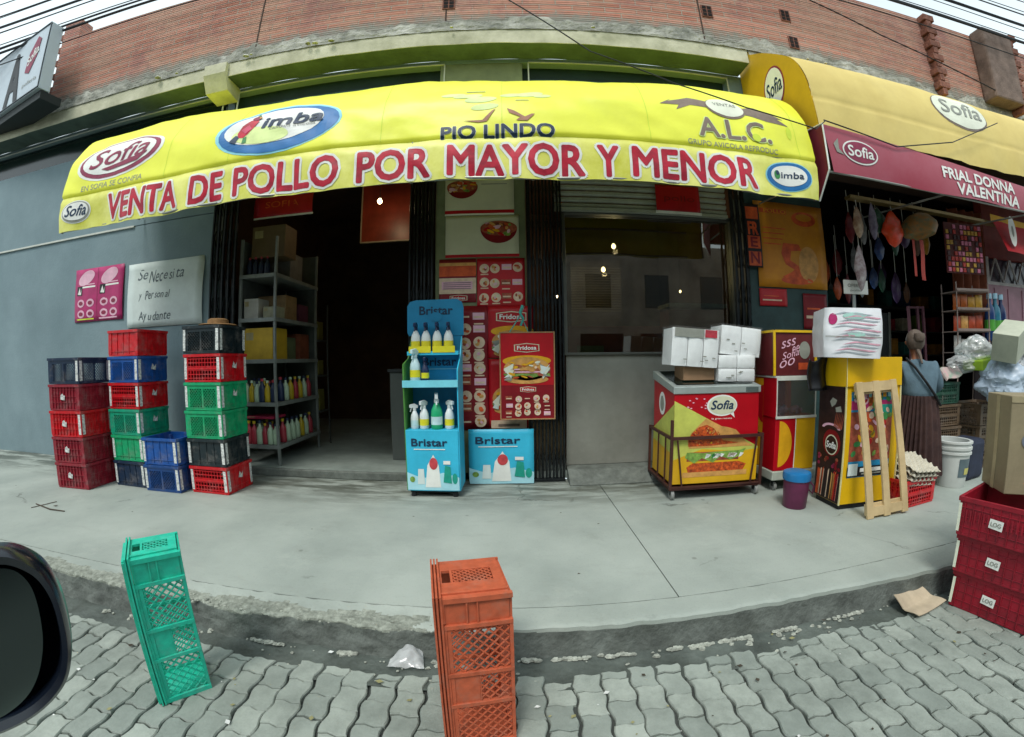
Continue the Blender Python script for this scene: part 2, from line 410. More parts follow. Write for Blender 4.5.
# kerb: worn, broken edge on the left, smoother on the right
km = mat('kerb_face', '#666c67', .8, .3, 7, bump=.8, bscale=40, dirt=.6, dirtcol='#474c46')
am = mat('kerb_rubble_top', '#8c9187', .95, .35, 26, col2='#62675e', bump=1.0, bscale=45)
b = MB()
def kerb(u, v):
    x = -9 + 18*u
    rough = 1/(1+math.exp((x+.15)*6)) if x > -2.6 else 1/(1+math.exp(-(x+3.1)*5))*.9+.1
    q = max(0, (x-1.8)*.05)
    ye = -2.645 - .04*rough*noise.noise((x*2.2, 3, 0)) - .02*noise.noise((x*8, 3, 0)) - q
    prof = [(-2.468, 0), (-2.53, 0), (-2.585, 0), (ye+.02, -.003), (ye+.004, -.012), (ye, -.035), (ye-.006, -.09), (ye-.018, -.15), (ye-.03, -.2)]
    t = v*(len(prof)-1); i = min(int(t), len(prof)-2); f = t-i
    y = prof[i][0]*(1-f)+prof[i+1][0]*f; z = prof[i][1]*(1-f)+prof[i+1][1]*f
    d = min(1, max(0, (-2.47-y)/.1))
    z -= rough*d*(.012+.035*max(0, noise.noise((x*3, y*6, 2)))+.014*noise.noise((x*17, y*19, 5))+.012*abs(noise.noise((x*45, y*45, 6))))*(1 if z > -.1 else .3)
    y += rough*(.012*noise.noise((x*13, z*20, 8))) + .006*noise.noise((x*9, z*9, 8))
    return (x, y, z)
b.grid(kerb, 900, 24)
for i, f in enumerate(b.f):
    zc = sum(b.v[j][2] for j in f)/4; xc = b.v[f[0]][0]; yc = b.v[f[0]][1]
    r_ = 1/(1+math.exp((xc+.35)*7)) + .3*noise.noise((xc*4, yc*9, 0))
    b.m[i] = 1 if zc < -.035 else (2 if r_+.5*noise.noise((xc*2.3,yc*5,7)) > .55 and yc < -2.53-.06*noise.noise((xc*4,0,2)) and xc > -3.5 else 0)
struct(b.build('kerb', [sm, km, am], smooth=True))
rn = random.Random(5)
b = MB()
for i in range(160):
    x = rn.uniform(-2.6, -.3); rock(b, x, -2.53-rn.random()*.12, -.02-.012*rn.random(), rn.uniform(.004, .013), rn, .7)
o = b.build('kerb_gravel', mat('gravel', '#9a9f94', .9, .4, 40)); o['kind'] = 'stuff'; o['label'] = 'loose stones showing in the broken kerb top'

# ------------------------------------------------------------------ shop building
wallm = mat('wall_paint', '#80949a', .8, .07, .8, col2='#6e8389', bump=.3, bscale=30, dirt=.45, dirtcol='#65777d')
pillm = mat('pillar_paint', '#7d8664', .7, .2, 3, bump=.2)
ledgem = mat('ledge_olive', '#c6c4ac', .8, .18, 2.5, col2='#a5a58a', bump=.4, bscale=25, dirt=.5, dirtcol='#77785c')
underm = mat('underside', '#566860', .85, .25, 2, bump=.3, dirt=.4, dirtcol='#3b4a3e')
plast = mat('plaster_crust', '#9d9d92', .95, .3, 5, col2='#6c6e66', bump=1, bscale=30, dirt=.9, dirtcol='#cfcfc4')
whitel = mat('white_trim', '#c9cdc4', .7, .1, 5)
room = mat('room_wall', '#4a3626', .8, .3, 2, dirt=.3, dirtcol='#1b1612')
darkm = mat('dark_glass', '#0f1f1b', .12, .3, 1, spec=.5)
gatem = mat('gate_metal', '#23282a', .4, .3, 12, metal=.6, dirt=.3, dirtcol='#4b4a44')
bulbm = emis('bulb', '#ffdca6', 9)
# brick
bk = bpy.data.materials.new('hollow_brick'); bk.use_nodes = True
N = bk.node_tree.nodes; L = bk.node_tree.links; bs = N['Principled BSDF']
tc = N.new('ShaderNodeTexCoord'); mp = N.new('ShaderNodeMapping'); mp.inputs['Rotation'].default_value = (R(90), 0, 0)
L.new(tc.outputs['Object'], mp.inputs[0])
br = N.new('ShaderNodeTexBrick'); br.inputs['Scale'].default_value = 1; br.inputs['Brick Width'].default_value = .42; br.inputs['Row Height'].default_value = .088
br.inputs['Mortar Size'].default_value = .010; br.inputs['Mortar Smooth'].default_value = .3; br.inputs['Bias'].default_value = 0
br.inputs['Color1'].default_value = (*lin('#cc8c78'), 1); br.inputs['Color2'].default_value = (*lin('#b5745f'), 1); br.inputs['Mortar'].default_value = (*lin('#b3a596'), 1)
L.new(mp.outputs[0], br.inputs['Vector'])
wv = N.new('ShaderNodeTexWave'); wv.bands_direction = 'Z'; wv.inputs['Scale'].default_value = 9; wv.inputs['Distortion'].default_value = 1.5; L.new(tc.outputs['Object'], wv.inputs['Vector'])
n1 = nz(1.3, 8, .7); n2 = nz(7, 10, .75, sc=(.4, 1, 2))
c0 = mixc(rng(n1.outputs[0], .40, .62, 0, .75), br.outputs['Color'], '#c09a84')
n5 = nz(.8, 9, .8); c0 = mixc(rng(n5.outputs[0], .50, .62, 0, .7), c0, '#9c6a66')
sz = N.new('ShaderNodeSeparateXYZ'); L.new(tc.outputs['Object'], sz.inputs[0]); zz5 = N.new('ShaderNodeMath'); zz5.operation = 'MULTIPLY_ADD'; L.new(nz(3.5, 10, .8).outputs[0], zz5.inputs[0]); zz5.inputs[1].default_value = .55; L.new(sz.outputs[2], zz5.inputs[2])
c0 = mixc(rng(zz5.outputs[0], 5.93, 6.05, .95, 0), c0, '#8f9086')
L.new(tc.outputs['Object'], n2.inputs['Vector'])
c0 = mixc(rng(n2.outputs[0], .5, .8, 0, .7), c0, '#8a6a5c')
c0 = mixc(rng(wv.outputs['Fac'], .0, .5, .32, 0), c0, '#4c352d')
L.new(c0, bs.inputs['Base Color']); bs.inputs['Roughness'].default_value = .9
bp = N.new('ShaderNodeBump'); bp.inputs['Strength'].default_value = .8; bp.inputs['Distance'].default_value = .02; L.new(br.outputs['Fac'], bp.inputs['Height']); bp.invert = True
b2 = N.new('ShaderNodeBump'); b2.inputs['Strength'].default_value = .5; b2.inputs['Distance'].default_value = .012; L.new(wv.outputs['Fac'], b2.inputs['Height']); L.new(bp.outputs[0], b2.inputs['Normal']); L.new(b2.outputs[0], bs.inputs['Normal'])
rawbrick = mat('raw_brick_end', '#86594a', .9, .35, 20, bump=.6)

B = thing('shop_building', 'grey-blue shop front with two tall open bays under a raw red brick upper wall', 'building', (0,0,0))
b = MB()
b.box(-14, -3.87, 0, .25, 0, 3.40)
b.box(-14, -3.87, 0.0, .25, 3.41, 4.74)
b.box(-14, -3.96, .09, .25, 4.74, 5.19)
b.box(-14, 3.0, 0, .25, 5.19, 5.25)
b.box(4.22-1.22, 4.22, 0, .25, 3.5, 5.25)
b.build('front_wall', wallm, B, bevel=.004)
b = MB(); b.box(-14, -5.36, -.025, 0, 3.385, 3.41); b.build('wall_ledge_strip', whitel, B)
b = MB(); b.box(-14, -3.97, .07, .088, 4.76, 5.17); b.build('recess_band', darkm, B)  # plain dark strip filling the recess, reuses the dark glass material
b = MB(); b.box(-14, -.785, -.012, 0.0, 5.178, 5.195); b.box(.276, 2.99, -.012, 0, 5.178, 5.195)
b.box(-3.735, -3.715, -.012, 0, 4.4, 5.178); b.box(-3.98, -3.962, -.012, 0, 4.6, 5.178); b.box(-.795, -.778, -.012, 0, 4.4, 5.178); b.box(.27, .286, -.012, 0, 4.4, 5.178); b.box(2.975, 2.993, -.012, 0, 4.4, 5.178)
b.build('lintel_edge', whitel, B)
b = MB(); b.box(-.84, .2, 0, .3, 0, 5.19); b.build('pillar', pillm, B, bevel=.01)
b = MB(); b.box(2.98, 4.22, .0, .3, 0, 3.5); b.build('pillar', mat('pillar_teal', '#2f4a4a', .6, .25, 3, dirt=.5, dirtcol='#1c2628'), B, bevel=.01)
# dark panels high in each bay (behind the awning)
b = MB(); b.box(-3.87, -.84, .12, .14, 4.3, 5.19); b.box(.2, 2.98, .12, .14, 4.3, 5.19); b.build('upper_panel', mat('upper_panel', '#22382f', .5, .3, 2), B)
b = MB(); b.box(-3.72, -.79, .08, .12, 4.95, 4.98); b.box(.29, 2.97, .08, .12, 4.95, 4.98); b.build('panel_rail', mat('rail_teal', '#33555a', .5), B)
# ledge slab with broken plaster crust
b = MB()
def led(u, v):
    x = -13 + 16.17*u
    P = [(.0, 5.25), (-.3, 5.245), (-.305, 5.25), (-.305, 5.47), (-.24, 5.475)]
    t = v*4; i = min(int(t), 3); f = t-i
    y = P[i][0]*(1-f)+P[i+1][0]*f; z = P[i][1]*(1-f)+P[i+1][1]*f
    return (x, y + .006*noise.noise((x*2, z*6, 0)), z + .008*noise.noise((x*2.5, y*3, 4)))
b.grid(led, 320, 16)
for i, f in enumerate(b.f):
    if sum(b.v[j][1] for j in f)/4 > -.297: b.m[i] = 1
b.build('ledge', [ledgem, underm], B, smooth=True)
b = MB()
def crust(u, v):
    x = -7.9 + 18*u
    y = -.318 + .012*v + .012*noise.noise((x*6, v*3, 1)) + .006*noise.noise((x*25, v*9, 1)); z = 5.458 + (.17+.16*noise.noise((x*1.6, 0, 3))+.06*noise.noise((x*7, 0, 3)))*v + .008*noise.noise((x*14, v*4, 2))
    return (x, y, z)
b.grid(crust, 700, 8)
b.build('plaster_crust', plast, B, smooth=False)
b = MB(); rn = random.Random(2)
for i in range(26):
    x = rn.uniform(-7.6, 9); 
    if noise.noise((x*.9, 7, 1)) < -.05: continue
    rock(b, x, -.36, 5.455+.03*rn.random(), rn.uniform(.012, .045), rn, .5)
b.build('loose_mortar', mat('white_mortar', '#c3c4ba', .95, .3, 14, bump=.5), B)['kind'] = 'stuff'
for x0, x1 in ((-4.08, -3.72),):
    b = MB(); b.prism([(-.37, 5.44), (-.37, 5.28), (-.26, 5.06), (0, 5.03), (0, 5.24), (-.3, 5.242), (-.308, 5.25), (-.308, 5.44)], 'x', x0, x1)
    b.build('ledge_bracket', ledgem, B, bevel=.01)
# brick parapet
def brickwall():
    b = MB()
    b.box(-7.4, -7.02, -.3, -.1, 5.5, 7.19); b.box(-7.019, 5.2, -.3, -.1, 5.5, 6.86); b.box(5.201, 10.8, -.3, -.1, 5.5, 6.93)
    return b.build('brick_parapet', bk, B)
bw = brickwall()
b = MB()
z = 5.5; k = 0
while z < 7.1:
    if k % 2: b.box(-7.46, -7.40, -.3, -.12, z, z+.11)
    z += .125; k += 1
b.build('brick_toothing', rawbrick, B, bevel=.004)
for x in (-3.36, -.76, 2.56): b = MB(); b.box(x, x+.02, -.306, -.29, 5.5, 6.86); b.build('wall_joint', mat('joint_dark', '#4f4038', .95, .3, 30, bump=.5), B)
hol = mat('brick_hole', '#130c09', .9)
for (x, z0) in ((-.80, 5.84), (2.60, 5.93), (3.86, 6.13), (3.90, 5.66)):
    b = MB(); b.box(x, x+.16, -.314, -.299, z0, z0+.20)
    b.k = 1
    for i in range(2):
        for j in range(3): b.box(x+.016+i*.072, x+.072+i*.072, -.318, -.313, z0+.016+j*.062, z0+.064+j*.062)
    b.build('vent_brick', [rawbrick, hol], B)
# toothed brick stub and plastered pier at the right
b = MB(); z = 5.45; k = 0; rn = random.Random(4)
while z < 6.9:
    w_ = .1 + (.09 if k % 2 else 0); b.box(6.74-(.04 if k % 2 else 0), 6.74+w_, -.42, -.3, z, z+.11)
    z += .125; k += 1
b.build('brick_stub', rawbrick, B, bevel=.006)
b = MB(); b.box(7.95, 8.7, -.52, -.3, 5.62, 6.95)
b.build('plaster_pier', mat('pier_plaster', '#7b6a60', .95, .3, 4, bump=.7, dirt=.6, dirtcol='#544a44'), B, bevel=.03)
b = MB(); z = 5.5; k = 0
while z < 6.9:
    b.box(8.7, 8.78+(.1 if k % 2 else 0), -.5, -.3, z, z+.11); z += .125; k += 1
b.build('pier_toothing', rawbrick, B, bevel=.006)
# wall of the neighbouring shop above the yellow hood
b = MB(); b.box(3.2, 14, -.3, -.1, 5.25, 5.5); b.build('upper_wall', plast, B)

# inside of the shop
b = MB()
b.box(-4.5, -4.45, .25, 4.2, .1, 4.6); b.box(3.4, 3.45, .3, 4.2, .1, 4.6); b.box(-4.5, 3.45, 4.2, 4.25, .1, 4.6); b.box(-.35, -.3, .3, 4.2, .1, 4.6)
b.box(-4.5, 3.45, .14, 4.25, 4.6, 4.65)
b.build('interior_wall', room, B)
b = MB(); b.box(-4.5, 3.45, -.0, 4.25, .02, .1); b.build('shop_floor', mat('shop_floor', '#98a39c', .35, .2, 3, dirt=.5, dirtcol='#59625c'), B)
stepm = mat('step_edge', '#6a706a', .7, .25, 8, bump=.4, dirt=.6, dirtcol='#3f443f')
b = MB(); b.box(-3.86, -.86, -.05, -.001, .0, .098); b.build('door_step', stepm, B, bevel=.012)
b = MB(); b.prism([(-.26, .0), (-.26, .015), (-.06, .135), (.12, .145), (.12, 0)], 'x', .64, 2.97); b.build('window_sill_base', stepm, B, bevel=.01)
panm = mat('counter_panel', '#8d8e85', .45, .1, 3, dirt=.4, dirtcol='#6c6d64')
b = MB(); b.box(.645, 2.93, .1, .16, .146, 1.43); b.build('window_parapet', panm, B, bevel=.006)
W_ = MB(); W_.box(.62, .66, .06, .2, 1.44, 3.15); W_.box(2.78, 2.83, .06, .2, 1.44, 3.15); W_.box(.62, 2.83, .06, .2, 3.10, 3.15); W_.box(.62, 2.83, .05, .2, 1.432, 1.462)
wf = W_.build('shop_window', mat('alu_frame', '#5f625c', .4, .1, 4, metal=.5), B, bevel=.004)
b = MB(); b.box(.66, 2.78, .12, .128, 1.462, 3.10); b.build('pane', glass('shop_glass', '#c3c8bd', .15, .012), wf)
shm = mat('shutter_slat', '#a2a898', .5, .15, 6, dirt=.5, dirtcol='#6b7064')
b = MB(); z = 3.155
while z < 4.25:
    b.prism([(.04, z), (.01, z+.02), (.01, z+.052), (.04, z+.07), (.055, z+.035)], 'x', .52, 2.72); z += .078
b.box(.52, 2.72, -.01, .05, 3.118, 3.155)
b.build('roller_shutter', shm, B)
# folding gates
def gate(x0, x1, z0, z1, n, y=-.03):
    b = MB(); 
    for i in range(n):
        x = x0+(x1-x0)*i/(n-1); yy = y + (.03 if i % 2 else -.0)
        b.box(x-.011, x+.011, yy-.012, yy+.016, z0, z1)
        if i < n-1:
            xn = x0+(x1-x0)*(i+1)/(n-1); z = z0+.15
            while z < z1-.3:
                b.bar((x, yy, z), (xn, yy, z+.22), .016, .005); b.bar((x, yy+.012, z+.22), (xn, yy+.012, z), .016, .005); z += .44
    b.box(x0-.012, x1+.012, y-.02, y+.05, z0-.02, z0+.005)
    g = b.build('folding_gate', gatem, B, bevel=.002)
    return g
gate(-3.85, -3.47, .12, 4.4, 9); gate(-1.13, -.87, .12, 4.4, 7); gate(.235, .60, .03, 3.9, 10, -.06); gate(2.76, 2.96, .15, 3.9, 6)
# electrical trunking between the bays
b = MB(); b.box(.205, .226, -.03, 0, 0.1, 4.6); b.build('cable_trunking', gatem, B)

# ---------------- neighbouring shop (inside, side wall, pink door)
N2 = thing('neighbouring_shop', 'dark open shop with a pink metal door under the burgundy awning', 'building', (4.22,0,0))
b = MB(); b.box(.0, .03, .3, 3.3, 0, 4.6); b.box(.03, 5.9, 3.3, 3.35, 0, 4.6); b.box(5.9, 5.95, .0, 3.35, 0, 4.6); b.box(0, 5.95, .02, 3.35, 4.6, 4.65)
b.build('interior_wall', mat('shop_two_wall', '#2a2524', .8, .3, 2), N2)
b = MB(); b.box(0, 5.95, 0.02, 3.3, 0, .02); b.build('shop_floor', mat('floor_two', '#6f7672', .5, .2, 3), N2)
b = MB(); b.box(0, 10, -.0, .2, 3.95, 5.245); b.build('lintel_wall', mat('lintel_brown', '#4a3526', .8, .2, 3), N2)
pink = mat('pink_door', '#a3707f', .5, .15, 3, dirt=.4, dirtcol='#6d4a55')
b = MB(); b.box(3.45, 9, -.12, .0, 0, 2.55); 
for x in (3.62, 4.02, 4.45, 4.9): b.box(x, x+.02, -.13, -.12, .2, 2.5)
b.build('metal_door', pink, N2, bevel=.004)
b = MB(); b.box(3.45, 9, -.12, .0, 3.0, 3.95); b.build('door_head', mat('door_head', '#7a2a24', .7), N2)
b = MB(); b.box(3.45, 3.52, -.12, 0, 2.55, 3.0); b.box(3.52, 9, -.12, -.06, 2.55, 2.60)
for i in range(7):
    x = 3.55+i*.42; b.bar((x, -.09, 2.6), (x+.2, -.09, 3.0), .022); b.bar((x+.42, -.09, 2.6), (x+.22, -.09, 3.0), .022)
g = b.build('window_grille', mat('grille_white', '#b9b2b0', .5), N2)
b = MB(); b.box(3.52, 9, -.05, -.04, 2.6, 3.0); b.build('pane', mat('dim_pane', '#3c3644', .2), g)
b = MB(); b.box(-.0, 3.6, -.55, -.45, 3.36, 3.40); b.build('awning_rail', mat('brass_rail', '#7e6a3e', .4, .1, 4, metal=.5), N2)
bpy.data.objects['awning_rail'].parent = N2

# ------------------------------------------------------------------ building across the street (fills the reflections in the shop glass)
O = thing('street_building', 'plain rendered building seen only as a dim reflection in the shop window glass', 'building', (0,-15,0))
b = MB(); b.box(-22, 22, -3, 0, RZ-.03, 7.2); b.build('wall', mat('far_wall', '#8d8377', .9, .3, .6), O)
b = MB()
for i in range(14):
    x = -21+i*3.1; b.box(x, x+1.3, -.01, .02, 3.9, 5.6)
    b.box(x-.3, x+1.9, -.01, .02, RZ, 2.6)
b.build('window', darkm, O)
rr_ = random.Random(77)
for k_, (nm_, cc_) in enumerate((('shutter', '#b9b4a4'), ('shop_sign', '#9a3324'), ('banner', '#c7b26a'), ('shutter', '#6f7f86'))):
    for i in range(5): b = MB(); x = -20+rr_.random()*38; z = rr_.choice((RZ+.2, 2.4, 2.7)); b.box(x, x+rr_.uniform(1, 2.6), -.05-.01*k_, -.02, z, z+rr_.uniform(.3, 1.2)); b.build(nm_, mat('opp_'+str(k_), cc_, .8, .2, 1), O)

# ------------------------------------------------------------------ front yellow awning
yel = mat('awning_yellow', '#eaee48', .42, .07, 1.2, col2='#e0e23e', bump=.25, bscale=9, dirt=.25, dirtcol='#bcc45a')
pale = mat('print_pale', '#dfe3cf', .6, .06, 5); maroon = mat('print_maroon', '#8a2446', .5, .2, 8); white = mat('print_white', '#e6e8e2', .55, .06, 6, dirt=.15, dirtcol='#b9bdb2')
blue = mat('print_blue', '#1f6fae', .5, .12, 6); navy = mat('print_navy', '#16324f', .5, .15, 8); red = mat('print_red', '#c01532', .45, .2, 7, col2='#8a0f28')
grey = mat('print_grey', '#8f9288', .6, .1, 8); cyanp = mat('print_cyan', '#8fd6e6', .55, .05, 6); green = mat('print_green', '#3a8a4a', .5, .2, 8); faded = mat('print_faded', '#d9ea9d', .6, .08, 8)
brownp = mat('print_brown', '#a9785f', .6, .2, 8); lime = mat('print_lime', '#cfe23a', .5, .1, 5); taupe = mat('print_taupe', '#7f6f63', .6, .15, 9)
INK = dict(gold2=mat('print_beak', '#d9a02a', .5), magenta2=mat('print_wing', '#d2486a', .5), yellow=yel, pale=pale, maroon=maroon, white=white, blue=blue, navy=navy, red=red, grey=grey, cyan=cyanp, green=green, faded=faded, brown=brownp, lime=lime, taupe=taupe)
P0 = [(-1.2,2.95),(-1.212,3.15),(-1.212,3.36),(-1.2,3.5),(-1.172,3.73),(-1.108,3.93),(-.904,4.255),(-.6,4.49),(-.3,4.65),(0,4.78)]
def dense(P, n=6):
    out = []
    for i in range(len(P)-1):
        p0 = P[max(i-1,0)]; p1 = P[i]; p2 = P[i+1]; p3 = P[min(i+2, len(P)-1)]
        for k in range(n):
            t = k/n
            out.append(tuple(.5*((2*p1[j])+(-p0[j]+p2[j])*t+(2*p0[j]-5*p1[j]+4*p2[j]-p3[j])*t*t+(-p0[j]+3*p1[j]-3*p2[j]+p3[j])*t**3) for j in (0,1)))
    return out+[P[-1]]
def surf(prof, xa, xb, wav=1.0):
    S = [0]
    for a, c in zip(prof, prof[1:]): S.append(S[-1]+math.hypot(c[0]-a[0], c[1]-a[1]))
    def fn(u, s, o):
        s = max(0, min(S[-1]-1e-6, s)); i = 0
        while S[i+1] < s: i += 1
        t = (s-S[i])/(S[i+1]-S[i]); a, c = prof[i], prof[i+1]
        y = a[0]+(c[0]-a[0])*t; z = a[1]+(c[1]-a[1])*t
        ny, nz_ = -(c[1]-a[1]), (c[0]-a[0]); l = math.hypot(ny, nz_)
        fl = max(0, 1-s/.55)           # the free lower edge moves most
        d = wav*(.022*fl*math.sin(u*7.3+1.5*math.sin(u*2.1)) + .009*fl*math.sin(u*17+2*math.sin(u*3)+s*3) + .012*math.sin(u*2.2+.6)*math.sin(s*3) + .020*noise.noise((u*1.6, s*2.2, 0)) + .010*noise.noise((u*5+s*3, s*5, 3)))
        d += -wav*.024*math.exp(-((s-.40)/.022)**2)
        z += -wav*.010*fl*math.sin(u*3.1+.5)
        if wav == 1.0: z -= .075*max(0, min(1, (s-.5)/.6))*math.sin(PI*max(0, min(1, (u+5.2)/8.3)))
        return (u, y + ny/l*(o+d), z + nz_/l*(o+d))
    return fn, S
prof = dense(P0); fn, S = surf(prof, -5.2, 3.09)
A = thing('shop_awning', 'bright yellow curved canvas awning lettered VENTA DE POLLO POR MAYOR Y MENOR', 'awning', (0,0,0))
GX = [-5.2+ i*.05 for i in range(167)]
b = MB(); nu = 83
def cloth(s0, s1, k):
    ss = [s for s in S if s0 <= s <= s1]
    def g(u, v):
        i = round(v*(len(ss)-1)); return fn(-5.2+8.3*u, ss[i], 0)
    bb = MB(); bb.grid(g, 166, len(ss)-1); return bb
sv = min(S, key=lambda s: abs(s-.41))
yel2 = mat('valance_yellow', '#f0f090', .45, .06, 2.2, col2='#c9c92e', bump=.3, bscale=8, dirt=.35, dirtcol='#b9b84a')
o = cloth(0, sv, 0).build('valance', yel2, A, smooth=True, fix=False); o = cloth(sv, 9, 0).build('canopy', yel, A, smooth=True, fix=False)
b = MB(); b.tube([fn(x, .02, -.02) for x in GX[::8]], .014); b.tube([fn(x, sv, -.03) for x in GX[::8]], .018)
for x in (-5.18, -3.9, -.85, .22, 3.07):
    b.tube([fn(x, s, -.03) for s in S[::5]]+[(x, 0, 4.76)], .014); b.tube([fn(x, sv, -.04), (x, -.02, 3.5)], .013)
b.build('frame', mat('awning_frame', '#9a9d95', .4, .1, 6, metal=.6), A)
a = Art()
for wd, x0, x1, s_ in (('VENTA', -4.42, -3.35, .21), ('DE', -3.20, -2.77, .20), ('POLLO', -2.66, -1.50, .20), ('POR', -1.36, -.66, .19), ('MAYOR', -.54, .69, .19), ('Y', .77, 1.0, .19), ('MENOR', 1.09, 2.38, .20)):
    a.text(wd, (x0+x1)/2, s_-.01, .285, 'red', 1, width=x1-x0-.05, bold=.027, outline=.085, om='white')
a.build('lettering', INK, fn, A, cu=GX, cv=S, off=.003)
a = Art()
oval_logo(a, -4.38, .845, .62, .265, 'Sofia', h=.24, rot=.10)
a.poly([(-4.5, .66), (-4.05, .72), (-3.96, .80), (-4.2, .77), (-4.6, .69)], 'maroon', 5)
a.text('EN SOFIA SE CONFIA', -4.40, .485, .07, 'grey', 1, width=.98)
a.build('maroon_oval_logo', INK, fn, A, cu=GX, cv=S, off=.003)
a = Art(); oval_logo(a, -4.92, .215, .22, .125, 'Sofia', h=.13, face='white', ring='grey', ink='navy', layer=1); a.build('small_oval_logo', INK, fn, A, cu=GX, cv=S, off=.003)
a = Art()
a.oval(-2.26, .80, .70, .365, 'cyan', 1, rot=.04); a.oval(-2.25, .79, .665, .335, 'blue', 2, rot=.04); a.oval(-2.30, .83, .555, .26, 'white', 3, rot=.05)
a.oval(-2.42, .70, .33, .12, 'faded', 4, rot=-.12)
a.text('imba', -2.08, .865, .15, 'navy', 5, width=.66, bold=.03, shear=.15); a.text('calidad avicola', -2.07, .77, .035, 'grey', 5, width=.5)
a.poly([(-2.68,.76),(-2.64,.86),(-2.56,.93),(-2.49,.94),(-2.46,.90),(-2.50,.82),(-2.55,.74),(-2.60,.69),(-2.66,.70)], 'red', 5); a.oval(-2.50,.955,.05,.04,'maroon',6); a.poly([(-2.47,.97),(-2.43,.95),(-2.47,.935)], 'gold2', 7)
a.poly([(-2.52,.985),(-2.49,1.05),(-2.47,.985)], 'green', 6); a.poly([(-2.70,.74),(-2.64,.72),(-2.68,.62),(-2.76,.66)], 'navy', 5); a.poly([(-2.60,.69),(-2.56,.70),(-2.55,.62),(-2.60,.61)], 'green', 5); a.poly([(-2.64,.80),(-2.56,.86),(-2.52,.80),(-2.58,.74)], 'magenta2', 6)
a.build('blue_oval_logo', INK, fn, A, cu=GX, cv=S, off=.003)
a = Art()
a.text('PIO LINDO', -.085, .465, .135, 'navy', 1, width=1.0, bold=.028, outline=.05, om='pale')
for (x, y, r_) in ((-.50, 1.02, .10), (-.36, .98, .12), (-.24, .90, .13), (-.20, .78, .11), (.05, .98, .10), (.20, .99, .12), (.33, .95, .07)): a.oval(x, y, r_*1.15, r_*.42, 'faded', 1, rot=.1)
a.poly([(-.40, .60), (-.22, .60), (-.13, .72), (-.10, .74), (-.14, .66), (-.18, .58), (-.25, .57)], 'brown', 2)
a.poly([(.0, .74), (.07, .70), (.16, .62), (.22, .66), (.25, .66), (.18, .57), (.08, .58), (.12, .62), (.02, .68)], 'brown', 2)
a.rect(-.38, 1.08, -.2, 1.095, 'grey', 2); a.rect(.08, .86, .2, .87, 'grey', 2)
a.build('centre_print', INK, fn, A, cu=GX, cv=S, off=.003)
a = Art()
a.text('A.L.C.', 2.20, .655, .235, 'taupe', 2, width=.78, bold=.02, outline=.05, om='faded')
a.text('GRUPO AVICOLA REPRODUC', 2.16, .455, .055, 'grey', 1, width=.98)
a.poly([(1.46, .93), (1.60, 1.04), (1.55, .99), (1.78, 1.08), (2.02, 1.02), (2.0, .92), (1.78, .95), (1.62, .86), (1.66, .94)], 'taupe', 1)
a.poly([(2.30, .98), (2.50, 1.02), (2.80, .86), (2.72, .87), (2.84, .78), (2.60, .82), (2.42, .87), (2.28, .89)], 'taupe', 1)
a.oval(2.16, .95, .22, .15, 'taupe', 2, rot=-.15); a.oval(2.16, .96, .205, .135, 'pale', 3, rot=-.15)
a.text('VENTAS', 2.16, 1.0, .05, 'grey', 4, width=.26); 
a.oval(2.83, .70, .032, .075, 'lime', 1); a.oval(2.42, .58, .05, .05, 'lime', 4)
a.build('ribbon_emblem', INK, fn, A, cu=GX, cv=S, off=.003)
a = Art()
for x_ in (-3.6, -2.75, -1.15, -.05, 1.3, 2.9): a.rect(x_, .43, x_+.008, 2.1, 'lime', 1)
a.build('seam', INK, fn, A, cu=(), cv=S, off=.0015)
a = Art(); a.oval(2.74, .205, .27, .155, 'cyan', 1); a.oval(2.74, .205, .255, .145, 'blue', 2); a.oval(2.735, .212, .205, .108, 'white', 3)
a.text('imba', 2.77, .215, .065, 'navy', 4, width=.25, bold=.02, shear=.1); a.oval(2.60, .215, .035, .045, 'green', 4); a.oval(2.605, .235, .02, .025, 'navy', 5)
a.build('small_blue_logo', INK, fn, A, cu=GX, cv=S, off=.003)

# ------------------------------------------------------------------ yellow barrel hood of the next shop
hoodm = mat('hood_yellow', '#d8c476', .65, .08, 1.5, col2='#cdb668', dirt=.25, dirtcol='#b3a06a'); hoodd = mat('hood_side_shaded', '#c9a010', .6, .1, 2, dirt=.2, dirtcol='#9a7a18')  # end panel gets a deeper yellow with its shade painted in
H = thing('yellow_hood', 'pale yellow rounded canvas hood with a faded oval logo above the burgundy awning', 'awning', (3.2,0,0))
PB = dense([(-1.24,3.74),(-1.232,4.0),(-1.215,4.2),(-1.167,4.48),(-1.02,4.79),(-.615,5.17),(-.32,5.38),(-.30,5.44)])
fh, SH = surf(PB, 0, 9, .6)
bb = MB(); bb.grid(lambda u, v: fh(9.5*u, SH[round(v*(len(SH)-1))], 0), 90, len(SH)-1); bb.build('cover', hoodm, H, smooth=True, fix=False)
b = MB(); b.prism([(p[0]+.004, p[1]) for p in PB] + [(-.02, 5.60), (-.02, 3.9), (-.7, 3.74)], 'x', -.006, .012); b.build('end_panel', hoodd, H)
a = Art(); INK['hoodd'] = hoodd
a.oval(.66, 4.62, .20, .285, 'maroon', 1); a.oval(.66, 4.62, .18, .26, 'white', 2); a.text('Sofia', .66, 4.62, .2, 'navy', 3, width=.30, bold=.01, shear=.2)
a.build('end_logo', INK, lambda u, v, o: (-.008-o, -u, v), H)
a = Art(); a.oval(2.55, .78, .52, .30, 'taupe', 1, rot=-.0); a.oval(2.55, .79, .50, .28, 'pale', 2); a.text('Sofia', 2.55, .82, .26, 'grey', 3, width=.78, bold=.01, shear=.3)
a.build('front_logo', INK, fh, H, cu=[i*.106 for i in range(90)], cv=SH, off=.004)

